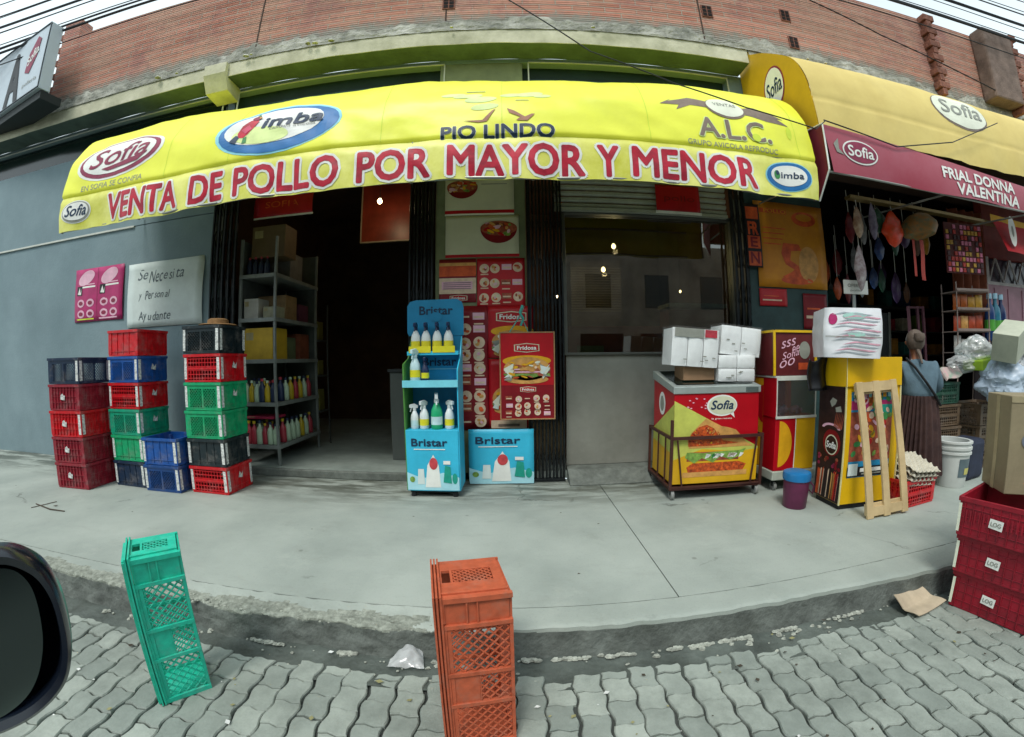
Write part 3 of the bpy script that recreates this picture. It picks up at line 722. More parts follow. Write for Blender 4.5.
# ------------------------------------------------------------------ burgundy awning
burg = mat('burgundy', '#8f1f34', .42, .15, .9, col2='#a5505f', dirt=.85, dirtcol='#c7a0a8'); burgd = mat('burgundy_dark', '#6d1c28', .6, .2, 2)  # pale pink blotches carry fading plus painted-in glare
G = thing('burgundy_awning', 'faded burgundy awning with white lettering on the right hand shop', 'awning', (3.18,0,0))
def topz(x): return 3.76 - .055*x
def bf(u, v):
    x = 9*u; zt = topz(x); zb = 3.235 + .012*math.sin(x*3); z = zb+(zt-zb)*v
    return (x + (1-v)*.06*(1-u), -1.30 + .02*math.sin(x*2.3+v)*(1-v) - .05*v*(1-v), z)
bb = MB(); bb.grid(bf, 90, 8); bb.build('valance', burg, G, smooth=True, fix=False)
b = MB(); b.prism([(-1.30, 3.75), (-1.30, 3.25), (-1.12, 2.99), (-1.04, 3.80)], 'x', -.004, .004); b.build('side_panel', burgd, G)
b = MB(); b.tube([(-.005, -1.04, 3.80), (0, -1.31, 3.76), (-.005, -1.31, 3.25), (-.01, -1.12, 2.98)], .009, k=0); b.build('piping', white, G)
b = MB(); b.tube([(0.02, -1.28, 3.74), (9, -1.28, 3.3)], .012); b.tube([(0.02, -1.28, 3.24), (9, -1.28, 3.24)], .012)
for x in (.02, 1.8, 3.6, 5.4): b.tube([(x, -1.28, 3.24), (x, -.02, 3.35)], .012)
b.build('frame', mat('awning_frame'  , '#9a9d95'), G)
def bfo(u, v, o):
    p = bf(min(.999, max(0, u/9)), (v-3.235)/(topz(u)-3.235)); return (p[0], p[1]-o-.004, p[2])
a = Art(); a.oval(.44, 3.50, .25, .135, 'white', 1); a.oval(.44, 3.50, .23, .118, 'maroon', 2); a.text('Sofia', .44, 3.505, .12, 'white', 3, width=.36, bold=.02, shear=.1)
a.text('FRIAL DONNA', 2.45, 3.50, .13, 'white', 1, width=1.45, bold=.035, shear=.1); a.text('VALENTINA', 2.6, 3.335, .13, 'white', 1, width=1.3, bold=.035, shear=.1)
a.poly([(.08, 3.55), (.16, 3.62), (.14, 3.5), (.2, 3.44), (.1, 3.46)], 'grey', 1)
a.build('lettering', INK, bfo, G, cu=[i*.1 for i in range(90)], cv=[3.3, 3.4, 3.5, 3.6])
# small red canopy at the far right edge
redm = mat('red_cloth', '#b00d1c', .6, .12, 2); 
Q = thing('red_canopy', 'bright red canopy with a white oval under the right end of the burgundy awning', 'awning', (7.05,-.62,3.3))
b = MB(); b.grid(lambda u, v: (.0+2.6*u, -.18*(1-v)-.015*math.sin(u*20), -.42+.50*v - .1*u), 26, 6); b.build('cloth', redm, Q, smooth=True, fix=False)
b = MB(); b.grid(lambda u, v: (2.6*u, .02+.0*v, .08+.1*v-.1*u), 4, 1); b.build('top_band', mat('band_yellow', '#d9a512', .6), Q, fix=False)
a = Art(); a.oval(.12, -.13, .09, .22, 'white', 1, rot=.15); a.oval(.12, -.13, .03, .08, 'grey', 2, rot=.15); a.build('oval_logo', INK, lambda u, v, o: (u, -.20-o+ .0*v, v), Q)

# ------------------------------------------------------------------ light box sign on the left
SG = thing('light_box_sign', 'white light box sign with black letter A and tilted red logo, top left corner', 'sign', (-6.86,-.8,0), R(-10))
b = MB(); b.box(-3, 0, 0, .16, 5.52, 6.66); b.build('box', mat('sign_face', '#b9c6cf', .35, .06, 2, dirt=.2, dirtcol='#93a2ac'), SG, bevel=.01)
b = MB(); b.box(-3, -.02, .05, .34, 5.38, 5.515); b.build('housing', mat('housing_black', '#15201f', .6, .2, 3), SG)
b = MB(); b.box(-3, 0, -.012, -.002, 5.53, 5.545); b.box(-3, 0, -.012, -.002, 6.635, 6.65); b.box(-.015, 0.0, -.012, -.002, 5.545, 6.635); b.build('edge_trim', mat('trim_dark', '#39434a', .5), SG)
a = Art(); INK['black'] = mat('print_black', '#16181c', .5)
a.poly([(-.62, 5.98), (-.46, 5.92), (-.28, 6.18), (-.24, 6.46), (-.36, 6.54), (-.56, 6.30)], 'maroon', 1); a.text('Sofia', -.43, 6.22, .15, 'white', 2, width=.36, shear=.3, rot=.5, bold=.02)
a.text('A', -1.0, 6.0, .86, 'black', 1, width=.44, bold=.03); a.text('polleria', -.38, 5.74, .09, 'grey', 1, width=.46)
a.build('lettering', INK, lambda u, v, o: (u, -.004-o, v), SG)
# ------------------------------------------------------------------ overhead cables
wire = mat('wire', '#20242a', .6, .1, 3)
GW = 'overhead cables'
def cable(label, pts, r):
    P = []
    for (p, q) in zip(pts, pts[1:]):
        for i in range(12): P.append([p[j]+(q[j]-p[j])*i/12 for j in range(3)])
    P.append(pts[-1]); b = MB(); b.tube(P, r, 6); o = b.build('overhead_cable', wire); tag(o, label, 'cable', GW)
for i, (sl_, sr_, r_, lb) in enumerate([(1.62, 1.60, .007, 'hair thin cable, highest of all, nearly outside the photo corner'), (1.53, 1.56, .006, 'hair thin cable between the two uppermost black cables'), (1.475, 1.43, .006, 'hair thin cable just under the second thick cable'), (1.41, 1.36, .007, 'hair thin cable between the third and fourth black cables'), (1.345, 1.42, .006, 'hair thin cable above the lowest thick cable'),(1.56, 1.52, .010, 'thin uppermost black cable crossing the sky above the brick wall'), (1.50, 1.46, .018, 'thick black cable second from the top above the brick wall'),
        (1.45, 1.475, .009, 'thin black cable third from the top above the brick wall'), (1.372, 1.385, .013, 'medium black cable fourth from the top just above the brick wall'),
        (1.327, 1.40, .018, 'thick black cable fifth from the top skimming the brick wall edge'), (1.285, 1.30, .008, 'lowest thin cable stretched along the top of the brick wall')]):
    d_ = 3.85 + .0*i; n = 30
    pts = [(-24+48*k/n, -4.5+d_, 1.4+d_*(sl_+(sr_-sl_)*k/n) + .10*((k/n*4) % 1-.5)**2) for k in range(n+1)]
    cable(lb, pts, r_)
cable('thin grey cable sloping down across the right hand brick wall', [(2.9,-.5,6.9),(4.27,-.5,6.42),(5.5,-.5,6.11),(7.0,-.5,5.88),(8.2,-.5,5.7),(10,-.5,5.6)], .009)
cable('black cable dropping diagonally in front of the yellow awning', [(-1.5,-1.42,6.6),(-.9,-1.42,5.7),(-.05,-1.42,4.82),(.75,-1.42,4.14),(1.5,-1.42,3.86),(2.2,-1.42,3.70),(2.98,-1.42,3.60),(3.18,-1.36,3.76)], .006)
cable('thin cord hanging across the front of the yellow hood', [(3.18,-1.34,3.78),(4.2,-1.33,3.66),(5.2,-1.33,3.9),(6.2,-1.33,4.35)], .007)

# ------------------------------------------------------------------ plastic crates
def plastic(name, col, dirt=.5): return mat(name, col, .42, .2, 14, dirt=dirt, dirtcol='#8b8580', bump=.15, bscale=40, spec=.5)
CR = dict(navy=plastic('crate_navy', '#142a44'), black=plastic('crate_black', '#18262b'), burg=plastic('crate_burgundy', '#8c1b2c'), red=plastic('crate_red', '#c4101c'), blue=plastic('crate_blue', '#17509a'),
          teal=plastic('crate_teal', '#109a78'), green=plastic('crate_green', '#14a06a'), dblue=plastic('crate_deep_blue', '#12427f'), dgreen=plastic('crate_dark_green', '#2a5445'), brown=plastic('crate_brown', '#6b5844'))
worn = mat('worn_white', '#d9dcd8', .6, .3, 45, col2='#7d8080')
def lattice(mb, P, u0, u1, v0, v1, sp, t, th, ax):
    """diagonal lattice inside rect; P(u,v,d)->xyz"""
    W = u1-u0; Hh = v1-v0
    for sgn in (1, -1):
        c = -Hh if sgn == 1 else 0
        while c < (W if sgn == 1 else W+Hh):
            if sgn == 1: a = (max(0, c), max(0, -c)); e = (min(W, c+Hh), min(Hh, W-c))
            else: a = (min(W, c), max(0, c-W)); e = (max(0, c-Hh), min(Hh, c))
            if math.hypot(e[0]-a[0], e[1]-a[1]) > t*2:
                p = P(u0+a[0], v0+a[1], 0); q = P(u0+e[0], v0+e[1], 0)
                mb.bar(p, q, t if ax == 'n' else th, th if ax == 'n' else t, up=(0,0,1))
            c += sp
CW, CD, CH = .52, .46, .302
def crate_mesh(style_f, style_s, w=CW, d=CD, h=CH):
    mb = MB(); g = .004
    z0, z1 = .004, h-.002
    mb.box(0, w, 0, .022, z1-.03, z1); mb.box(0, w, d-.022, d, z1-.03, z1); mb.box(0, .022, .022, d-.022, z1-.03, z1); mb.box(w-.022, w, .022, d-.022, z1-.03, z1)
    mb.box(.012, w-.012, .012, d-.012, z0, z0+.02)
    i_ = .008
    for x in (i_, w-i_-.05):
        for y in (i_, d-i_-.05): mb.box(x, x+.05, y, y+.05, z0+.02, z1-.03)
    def panel(st, P, W):
        # P(u, v, depth) ; u along wall, v up ; wall thickness about .01
        a, b_ = .058, W-.058; lo, hi = z0+.02, z1-.03
        def slab(u0, u1, v0, v1, d0, d1):
            p = [P(u, v, dd) for dd in (d0, d1) for u, v in ((u0,v0),(u1,v0),(u1,v1),(u0,v1))]
            mb.add(p, [(0,3,2,1),(4,5,6,7),(0,1,5,4),(1,2,6,5),(2,3,7,6),(3,0,4,7)])
        if st == 'solid':
            slab(a, b_, lo, hi, .016, .02)
            for k in range(3): slab(a+(b_-a)*(k+1)/4-.004, a+(b_-a)*(k+1)/4+.004, lo, hi, .009, .016)
            slab(a, b_, lo+.03, lo+.038, .009, .016)
        elif st == 'ribs':
            slab(a, b_, lo, hi, .018, .021)
            n = int((b_-a)/.045)
            for k in range(n+1): u = a+(b_-a)*k/n; slab(u-.003, u+.003, lo, hi, .006, .018)
            for v in (lo+.07, lo+.14, hi-.03): slab(a, b_, v-.003, v+.003, .008, .018)
        elif st == 'grid':
            n = int((b_-a)/.038)
            for k in range(n+1): u = a+(b_-a)*k/n; slab(u-.0045, u+.0045, lo, hi, .010, .018)
            for k in range(6): v = lo+(hi-lo)*(k+.5)/6; slab(a, b_, v-.0045, v+.0045, .011, .017)
            slab(a, b_, (lo+hi)/2-.012, (lo+hi)/2+.012, .006, .02)
        else:
            u1 = a+(b_-a)*.62
            for c in range(-10, 30):
                pass
            def Q(u, v, dd): return P(u, v, .013)
            lattice(mb, Q, a+.02, b_-.02, lo+.01, hi-.035, .036, .005, .007, 'l')
            slab(a, b_, hi-.035, hi, .01, .017); slab(a, a+.02, lo, hi-.035, .01, .017); slab(b_-.02, b_, lo, hi-.035, .01, .017); slab(a+.02, b_-.02, lo, lo+.01, .01, .017)
            slab((a+b_)/2-.01, (a+b_)/2+.01, lo+.01, hi-.035, .007, .019)
    panel(style_f, lambda u, v, e: (u, e, v), w)
    panel(style_f, lambda u, v, e: (u, d-e, v), w)
    panel(style_s, lambda u, v, e: (e, u, v), d)
    panel(style_s, lambda u, v, e: (w-e, u, v), d)
    return mb
def crate_label(strips, mark):
    mb = MB(); w, d, h = CW, CD, CH; n = 0
    y = -.0005
    if 'l' in strips: mb.box(.012, .045, .0055, .0075, .035, h-.04)
    if 'r' in strips: mb.box(w-.056, w-.02, .0055, .0075, .035, h-.04); mb.box(w-.0075, w-.0055, .02, .056, .035, h-.04)
    if 'b' in strips: mb.box(w-.0075, w-.0055, d-.05, d-.012, .035, h-.04)
    if mark == 'f': mb.add([(.20,.0035,.13),(.27,.0035,.12),(.28,.0035,.18),(.26,.0035,.17),(.24,.0035,.20),(.21,.0035,.18)], [(0,1,2,3,4,5)])
    if mark == 's': mb.add([(w-.003,.20,.15),(w-.003,.27,.14),(w-.003,.28,.21),(w-.003,.25,.18),(w-.003,.22,.22)], [(0,1,2,3,4)])
    return mb
def crate(loc, rz, colour, sf, ss, strips, mark, label, group):
    t = thing('plastic_crate', label, 'crate', loc, rz, group)
    crate_mesh(sf, ss).build('crate_body', CR[colour], t)
    for st_ in list(strips)+([mark] if mark else []):
        m = crate_label(st_ if st_ in 'lrb' else '', st_ if st_ in 'fs' else '')
        if m.v: m.build('sticker', worn, t, fix=False)
    return t
rn = random.Random(21)
def stack(x, y, rz, specs, name, z0=0):
    """x,y = front right corner; list from the bottom up"""
    n = len(specs)
    for i, (c, sf, ss, st, mk, lb) in enumerate(specs):
        r = rz + R(rn.uniform(-1.0, 1.0)); ox = rn.uniform(-.006, .006)
        X = x - CW*math.cos(r) + ox; Y = y - CW*math.sin(r) + rn.uniform(-.006, .006)
        crate((X, Y, z0+i*CH), r, c, sf, ss, st, mk, lb, 'stacked plastic crates against the blue wall')
LS = 'left stack by the wall'
stack(-4.80, -1.20, R(5), [
  ('burg', 'ribs', 'ribs', '', 'f', 'burgundy ribbed crate on the pavement, bottom of the leftmost stack'),
  ('burg', 'ribs', 'ribs', '', 'f', 'burgundy ribbed crate second from the bottom of the leftmost stack'),
  ('red', 'ribs', 'ribs', 'rb', 'f', 'bright red crate in the middle of the leftmost stack, white strip on its corner'),
  ('burg', 'ribs', 'ribs', '', 'f', 'burgundy crate directly under the navy crate of the leftmost stack'),
  ('navy', 'lattice', 'lattice', 'rb', '', 'dark navy lattice crate on top of the leftmost stack')], LS)
stack(-4.156, -.914, 0, [
  ('navy', 'solid', 'solid', 'lr', '', 'dark navy crate on the pavement, bottom of the tall stack second from left'),
  ('green', 'solid', 'solid', 'lr', '', 'darker green solid crate second from the bottom, half behind the blue pair'),
  ('teal', 'lattice', 'solid', 'r', 's', 'teal green lattice crate third from the bottom of the second stack'),
  ('red', 'grid', 'solid', 'lr', 's', 'red crate with white corner strips between the blue and the teal crate'),
  ('blue', 'lattice', 'solid', 'lr', 's', 'blue lattice crate just under the plain red top crate'),
  ('red', 'solid', 'solid', '', '', 'plain red crate on top of the stack, highest of the red ones')], LS)
stack(-3.585, -.955, R(2), [
  ('dblue', 'lattice', 'solid', 'lr', '', 'deep blue lattice crate on the pavement, lower of the blue pair'),
  ('blue', 'solid', 'solid', 'lr', '', 'blue smooth-sided crate, upper of the low blue pair')], LS)
stack(-3.0, -.865, 0, [
  ('red', 'grid', 'solid', 'lrb', 's', 'bright red crate on the pavement, bottom of the stack beside the shop door'),
  ('black', 'solid', 'solid', 'lrb', '', 'black crate second from the bottom beside the shop door'),
  ('green', 'lattice', 'solid', 'r', '', 'green crate resting on the black one beside the shop door'),
  ('green', 'lattice', 'solid', 'lr', 's', 'green crate under the red one, with white scratched mark, beside the door'),
  ('red', 'grid', 'solid', 'lrb', 's', 'red crate second from the top of the stack beside the shop door'),
  ('black', 'lattice', 'solid', 'lrb', '', 'black lattice crate with white strips on top of the stack beside the door')], LS)
# flat hat on the last stack
straw = mat('straw', '#8c6a43', .8, .25, 30, bump=.5, bscale=80)
h_ = thing('straw_hat', 'flat brown straw hat lying on the black crate by the door', 'hat', (-3.22, -.62, 6*CH), 0)
b = MB(); b.lathe([(.20, .0), (.215, .012), (.2, .022), (.12, .03)], n=28); b.build('brim', straw, h_, smooth=True)
b = MB(); b.lathe([(.12, .028), (.115, .07), (.09, .085), (.02, .088)], n=28); b.build('crown', straw, h_, smooth=True)

# ------------------------------------------------------------------ crates standing on end in the road
def road_crate(loc, rz, m, label, w, d, h, nested=2, tilt=0):
    t = thing('plastic_crate', label, 'crate', loc, rz, 'crates stood on end to keep the parking place')
    t.rotation_euler = (tilt, 0, rz)
    b = MB(); T = .012
    # long side panel facing the street : frame + three fields
    fields = [(0.0, .035, 's'), (.035, .31, 'l'), (.31, .335, 's'), (.335, .52, 'h'), (.52, .545, 's'), (.545, .82, 'l'), (.82, .845, 's'), (.845, .97, 'p'), (.97, 1.0, 's')]
    for a0, a1, k in fields:
        z0, z1 = a0*h, a1*h
        if k == 's': b.box(0, w, -.006, T, z0, z1)
        elif k == 'p':
            b.box(.012, w-.012, .006, T, z0, z1)
            for q in (.35, .5): b.box(w*q-.003, w*q+.003, -.003, .006, z0, z1)
        else:
            b.box(0, .014, -.004, T, z0, z1); b.box(w-.014, w, -.004, T, z0, z1); b.box(.014, .030, 0, T, z0, z1)
            lo = w*.5 if k == 'h' else .03
            if k == 'h': b.box(.03, w*.48, .003, T, z0, z1); b.box(w*.48, w*.5, 0, T, z0, z1)
            P = lambda u, v, dd: (u, .005, v)
            lattice(b, P, lo, w-.014, z0, z1, .040, .0052, .008, 'l')
    # right (bottom of the crate) plate, back side, ends
    for q0, q1 in ((.01, .03), (.30, .34), (.62, .66), (.96, .985)): b.box(w-.010, w, T, d-T, q0*h, q1*h)
    b.box(w-.010, w, T, T+.02, .03*h, .96*h); b.box(w-.010, w, d-T-.02, d-T, .03*h, .96*h)
    PR = lambda u, v, dd: (w-.005, u, v)
    lattice(b, PR, T+.02, d-T-.02, .03*h, .96*h, .04, .005, .008, 'l')
    for q0, q1 in ((0, .035), (.31, .335), (.52, .545), (.82, 1.0)): b.box(0, w, d-T, d, q0*h, q1*h)
    b.box(0, .02, d-T, d, .035*h, .82*h); b.box(w-.02, w, d-T, d, .035*h, .82*h)
    PB2 = lambda u, v, dd: (u, d-.006, v)
    lattice(b, PB2, .02, w-.02, .035*h, .31*h, .04, .005, .008, 'l'); lattice(b, PB2, .02, w-.02, .335*h, .52*h, .04, .005, .008, 'l'); lattice(b, PB2, .02, w-.02, .545*h, .82*h, .04, .005, .008, 'l')
    b.box(.0, w-.012, T, d-T, 0.0, .014)
    # end plate on top with its hand hole and lattice band
    hz0, hz1 = h-.014, h
    b.box(.0, w-.012, T, d*.38, hz0, hz1); b.box(.0, w-.012, d*.72, d-T, hz0, hz1); b.box(.0, w-.012, T+.01, T+.02, hz1, hz1+.008)
    b.box(.0, .012, d*.38, d*.72, hz0, hz1); b.box(.045, .055, d*.38, d*.72, hz0, hz1); b.box(w-.05, w-.012, d*.38, d*.72, hz0, hz1)
    P = lambda u, v, dd: (u, v, h-.006)
    lattice(b, P, .055, w-.05, d*.38, d*.72, .026, .005, .006, 'n')
    b.build('crate_body', m, t, bevel=.0012)
    # open rims seen edge-on at the left
    r_ = MB()
    for i in range(nested+1):
        x = -.004 - i*.013
        r_.box(x, x+.007, -.012, d+.006, -.0 + .0, .018); r_.box(x, x+.007, -.012, d+.006, h-.008, h+.012)
        r_.box(x, x+.007, -.012, .012, .018, h-.008); r_.box(x, x+.007, d-.016, d+.006, .018, h-.008)
    r_.box(-.03, .0, .002, .010, .01, h-.01); r_.box(-.03, 0, d-.014, d-.006, .01, h-.01); r_.box(-.03, 0, .01, d-.014, h-.012, h-.004); r_.box(-.03, 0, .01, d-.014, .0, .008)
    r_.build('crate_rim', m, t)
    return t
tealm = mat('road_crate_teal', '#22b89b', .42, .14, 22, dirt=.55, dirtcol='#6fa79a'); orm = mat('road_crate_orange', '#b65a3c', .5, .16, 22, dirt=.6, dirtcol='#9c7463')
road_crate((-1.635, -3.245, RZ), R(46), tealm, 'teal green lattice crate stood on end on the pavers beside the kerb', .215, .22, .77, 1, R(3))
road_crate((-.252, -3.25, RZ), R(12), orm, 'orange lattice crate stood on end in the middle of the road edge', .262, .31, .735, 2, R(-2.5))

# ------------------------------------------------------------------ red crates and box on the road at the right edge
mg = mat('crate_magenta_red', '#8e1226', .45, .2, 8, dirt=.5, dirtcol='#5d2a34')
RX, RY, RZR = 2.765, -2.845, R(-74)
ch = .247
lbls = ['dark red crate standing on the pavers, lowest of the stack at the right edge', 'dark red crate in the middle of the stack at the right edge', 'open dark red crate on top of the stack at the right edge, orange inside']
lbls += ['red crate on the pavers, bottom of the half hidden stack beside the cardboard box', 'red crate in the middle of the half hidden stack under the cardboard box', 'red crate on top of the half hidden stack, carrying the cardboard box']
for i in range(6):
    second = i > 2; SX, SY = (.565+.033*(i-3), -.03) if second else (0, 0); hi_ = i; i = i % 3
    t = thing('plastic_crate', lbls[hi_], 'crate', (RX-.033*i+SX, RY+SY, RZ+i*ch), RZR+R([0,1.5,-1][i]), 'dark red crates stacked on the road')
    m = MB(); w_, d_ = .44, .52
    m.box(0, w_, 0, d_, .004, .02)
    m.box(0, w_, 0, .012, .02, ch-.03); m.box(0, w_, d_-.012, d_, .02, ch-.03); m.box(0, .012, .012, d_-.012, .02, ch-.03); m.box(w_-.012, w_, .012, d_-.012, .02, ch-.03)
    f = .008
    for (x0, x1, y0, y1) in ((-f, w_+f, -f, .012), (-f, w_+f, d_-.012, d_+f), (-f, .012, .012, d_-.012), (w_-.012, w_+f, .012, d_-.012)): m.box(x0, x1, y0, y1, ch-.03, ch-.002)
    for k in range(9): m.box(.03+k*.047, .036+k*.047, -.006, 0, .02, ch-.03)
    for k in range(3): m.box(.0, w_, -.005, 0, .06+k*.06, .064+k*.06)
    for k in range(9): m.box(-.006, 0, .03+k*.055, .036+k*.055, .02, ch-.03)
    if i == 2:
        for k in range(16): m.box(.04+k*.024, .05+k*.024, -.009, -.006, .10, .17)
    m.build('crate_body', mg, t, bevel=.002)
    a = Art(); INK['black'] = mat('print_black', '#16181c', .5)
    a.poly([(.17, .10), (.24, .092), (.245, .15), (.175, .156)], 'white', 1); a.text('LOG', .207, .125, .026, 'grey', 2, width=.052, bold=.02, rot=-.05)
    a.rect(.0, .03, .016, ch-.04, 'pale', 1)
    a.build('sticker', INK, lambda u, v, o: (u, -.0095-o, v), t)
    if i == 2:
        m = MB(); m.box(.012, w_-.012, .012, d_-.012, .02, .07); m.build('orange_liner', mat('liner_orange', '#7d4220', .6, .2, 12, bump=.4), t)
card = mat('cardboard', '#8b8066', .85, .12, 4, dirt=.25, dirtcol='#6a6048', bump=.15)
cb = thing('cardboard_box', 'tall brown cardboard box standing on the open dark red crates at the right edge', 'box', (2.98, -2.94, RZ+3*ch-.001), R(-35))
m = MB(); m.box(0, .50, 0, .30, .0, .60); m.build('carton', card, cb, bevel=.006)
m = MB(); m.box(-.0, .50, -.004, -.001, .56, .595); m.box(.235, .265, -.005,  -.002, 0, .56); m.box(-.004, -.001, .13, .17, 0, .59); m.build('tape', mat('tape', '#a59a7c', .35), cb)
m = MB(); m.lathe([(.05, 0), (.05, .002)], n=20); m.build('round_print', mat('print_greyblue', '#6e7480'), cb, loc=(.12, -.0025, .33), rot=(R(90), 0, 0))
m = MB(); m.prism([(-.02, .0), (.30, -.05), (.31, .0), (0, .02)], 'x', 0, .5); 
# ------------------------------------------------------------------ scraps
sc_ = MB(); sc_.grid(lambda u, v: (.33*u-.02*v, .17*v+.02*u-.03*u*u, .012+.09*max(0, v-.55)*1.6*(1-.5*u)+.02*(2*u-1)**2+.004*math.sin(v*9)), 14, 12)
o = sc_.build('cardboard_scrap', mat('scrap_card', '#b9aa92', .85, .12, 9), loc=(2.42, -2.90, RZ+.0), rot=(0,0,R(12)), solid=.006); tag(o, 'flattened piece of brown cardboard lying in the gutter beside the red crates', 'cardboard')
rn2 = random.Random(9)
sc_ = MB(); sc_.grid(lambda u, v: ((u-.5)*.20*(1-.4*v), (v-.5)*.17, .02+.06*math.sin(u*3.1)*math.sin(v*3.1)+.018*noise.noise((u*5, v*5, 2))), 16, 16)
o = sc_.build('plastic_bag', glass('bag_film', '#e6edee', .12, .2, .45), loc=(-.56, -2.70, RZ-.005), smooth=True); tag(o, 'crumpled clear plastic bag in the gutter beside the orange crate', 'plastic bag')
m = MB()
for i in range(75):
    x, y = rn2.uniform(-2.3, 2.6), rn2.uniform(-3.6, -2.7); a_ = rn2.random()*6; r_ = rn2.uniform(.003, .013)
    m.add([(x+r_*math.cos(a_+k*1.57)*(1 if k % 2 else 1.8), y+r_*math.sin(a_+k*1.57), RZ+.009+.006*rn2.random()) for k in range(4)], [(0,1,2,3)], rn2.randrange(3))
o = m.build('leaf_litter', [mat('leaf_yellow', '#8f8c62', .8), mat('leaf_brown', '#3e372c', .8), mat('paper_white', '#d5d8d4', .8)]); o['kind'] = 'stuff'; o['label'] = 'bits of leaf and paper strewn over the pavers'
m = MB()
for pts in ([(.02,-2.49),(-.0,-2.49)],): pass
# twigs and grit on the pavement
for i in range(14):
    x, y = rn2.uniform(-6, 3), rn2.uniform(-2.2, -.5); m.add([(x, y, .003), (x+.02*rn2.random()+.008, y+.004, .003), (x+.01, y+.014, .004)], [(0,1,2)])
m.tube([(-4.9, -1.75, .006), (-4.55, -1.82, .012), (-4.35, -1.80, .006)], .006); m.tube([(-4.75, -1.62, .006), (-4.82, -1.85, .006)], .004)
m.add([(-4.66,-1.72,.004),(-4.60,-1.73,.005),(-4.62,-1.69,.005)], [(0,1,2)])
o = m.build('twig_litter', mat('litter_brown', '#4c4238', .9)); o['kind'] = 'stuff'; o['label'] = 'twigs and grit on the pavement'

# ------------------------------------------------------------------ wall papers
def sheet(name, label, cat, mats, art, w, h, loc, curl=.01, rz=0, tilt=0, base='white', group=None, thick=.002, rx=0):
    t = thing(name, label, cat, loc, rz, group); t.rotation_euler = (rx, tilt, rz)
    def fn_(u, v, o): return (u, -o-.003 - curl*abs(math.sin(u/w*PI*1.3+.5)*math.sin(v/h*PI+.4)), v)
    m = MB(); m.grid(lambda u, v: fn_(u*w, v*h, 0), 10, 10); m.build('paper', mats[base], t, smooth=True, fix=False, solid=thick)
    art.build('print', mats, fn_, t, cu=[w*i/10 for i in range(1, 10)], cv=[h*i/10 for i in range(1, 10)], off=.0035)
    return t
mag = mat('print_magenta', '#b02868', .5, .15, 6, dirt=.2, dirtcol='#7d2a50'); INK['magenta'] = mag; pinkp = mat('print_pink', '#e2b3c6', .5, .1, 8); INK['pink'] = pinkp; INK['ink'] = mat('marker_ink', '#56666c', .6, .3, 12)
paper = mat('paper_bluewhite', '#d2dfdc', .7, .08, 3, dirt=.15, dirtcol='#9fb2ad'); INK['paper'] = paper
INK['black'] = mat('print_black', '#16181c', .5)
a = Art(); rp_ = random.Random(3)
for k in range(2):
    x = .06+k*.52
    a.oval(x+.2, .66, .19, .10, 'pink', 1, rot=.35); a.rect(x+.12, .51, x+.42, .535, 'white', 1); a.rect(x+.16, .555, x+.40, .57, 'pink', 1)
    a.rect(x, .40, x+.12, .54, 'black', 1); a.poly([(x+.02,.42),(x+.06,.52),(x+.09,.44),(x+.11,.50),(x+.10,.41)], 'white', 2)
    for i in range(2):
        for j in range(2): a.oval(x+.10+i*.22, .28-j*.16, .085, .06, 'pink', 1); a.oval(x+.10+i*.22, .28-j*.16, .05, .03, 'maroon', 2); 
    a.rect(x, .03, x+.4, .05, 'lime' if k == 0 else 'pink', 1)
a.rect(.525, 0, .533, .79, 'maroon', 1)
sheet('pink_poster', 'pink and white double poster taped on the grey-blue wall above the crates', 'poster', INK, a, 1.10, .80, (-6.60, -.006, 2.07), .02, base='magenta')
a = Art(); rp_ = random.Random(8)
def scribble(a, x0, x1, z, h, n, mk='black', seed=0):
    rr = random.Random(seed); x = x0
    while x < x1:
        w_ = rr.uniform(.02, .05); hh = h*rr.uniform(.4, 1)
        k = rr.randrange(4)
        if k == 0: a.poly([(x, z), (x+.010, z), (x+.022, z+hh), (x+.012, z+hh)], mk, 1)
        elif k == 1: a.poly([(x, z), (x+w_, z+hh*.5), (x+w_, z+hh*.5+.012), (x, z+.012)], mk, 1); a.poly([(x+w_, z), (x+w_+.01, z), (x+w_+.014, z+hh), (x+w_+.004, z+hh)], mk, 1)
        elif k == 2: a.oval(x+w_/2, z+hh*.3, w_*.5, hh*.3, mk, 1, n=12); a.oval(x+w_/2, z+hh*.3, w_*.5-.009, hh*.3-.009, 'paper', 2, n=12)
        else: a.rect(x, z+hh*.2, x+w_, z+hh*.2+.010, mk, 1)
        x += w_ + rr.uniform(.012, .05)
for wd_, x_, z_, h_, w_, r_ in (('Se', .30, .735, .15, .20, .05), ('Nec', .56, .70, .18, .26, .03), ('e', .74, .685, .09, .07, -.05), ('si', .85, .70, .13, .10, .08), ('ta', 1.0, .705, .12, .14, .02), ('y', .28, .41, .10, .06, 0), ('Per', .46, .44, .12, .17, .07), ('son', .64, .425, .07, .16, -.02), ('al', .79, .44, .10, .09, .05),
    ('Ay', .33, .14, .15, .17, .06), ('u', .47, .125, .07, .07, 0), ('dan', .62, .145, .12, .19, .04), ('te', .79, .14, .10, .12, -.03), ('!', .92, .15, .13, .03, .1)): a.text(wd_, x_, z_, h_, 'ink', 1, width=w_, shear=.3, rot=r_)
sheet('handwritten_sign', 'large white paper sign with handwritten lines on the wall beside the shop door', 'sign', INK, a, 1.42, .90, (-5.40, -.006, 1.93), .03, base='paper')

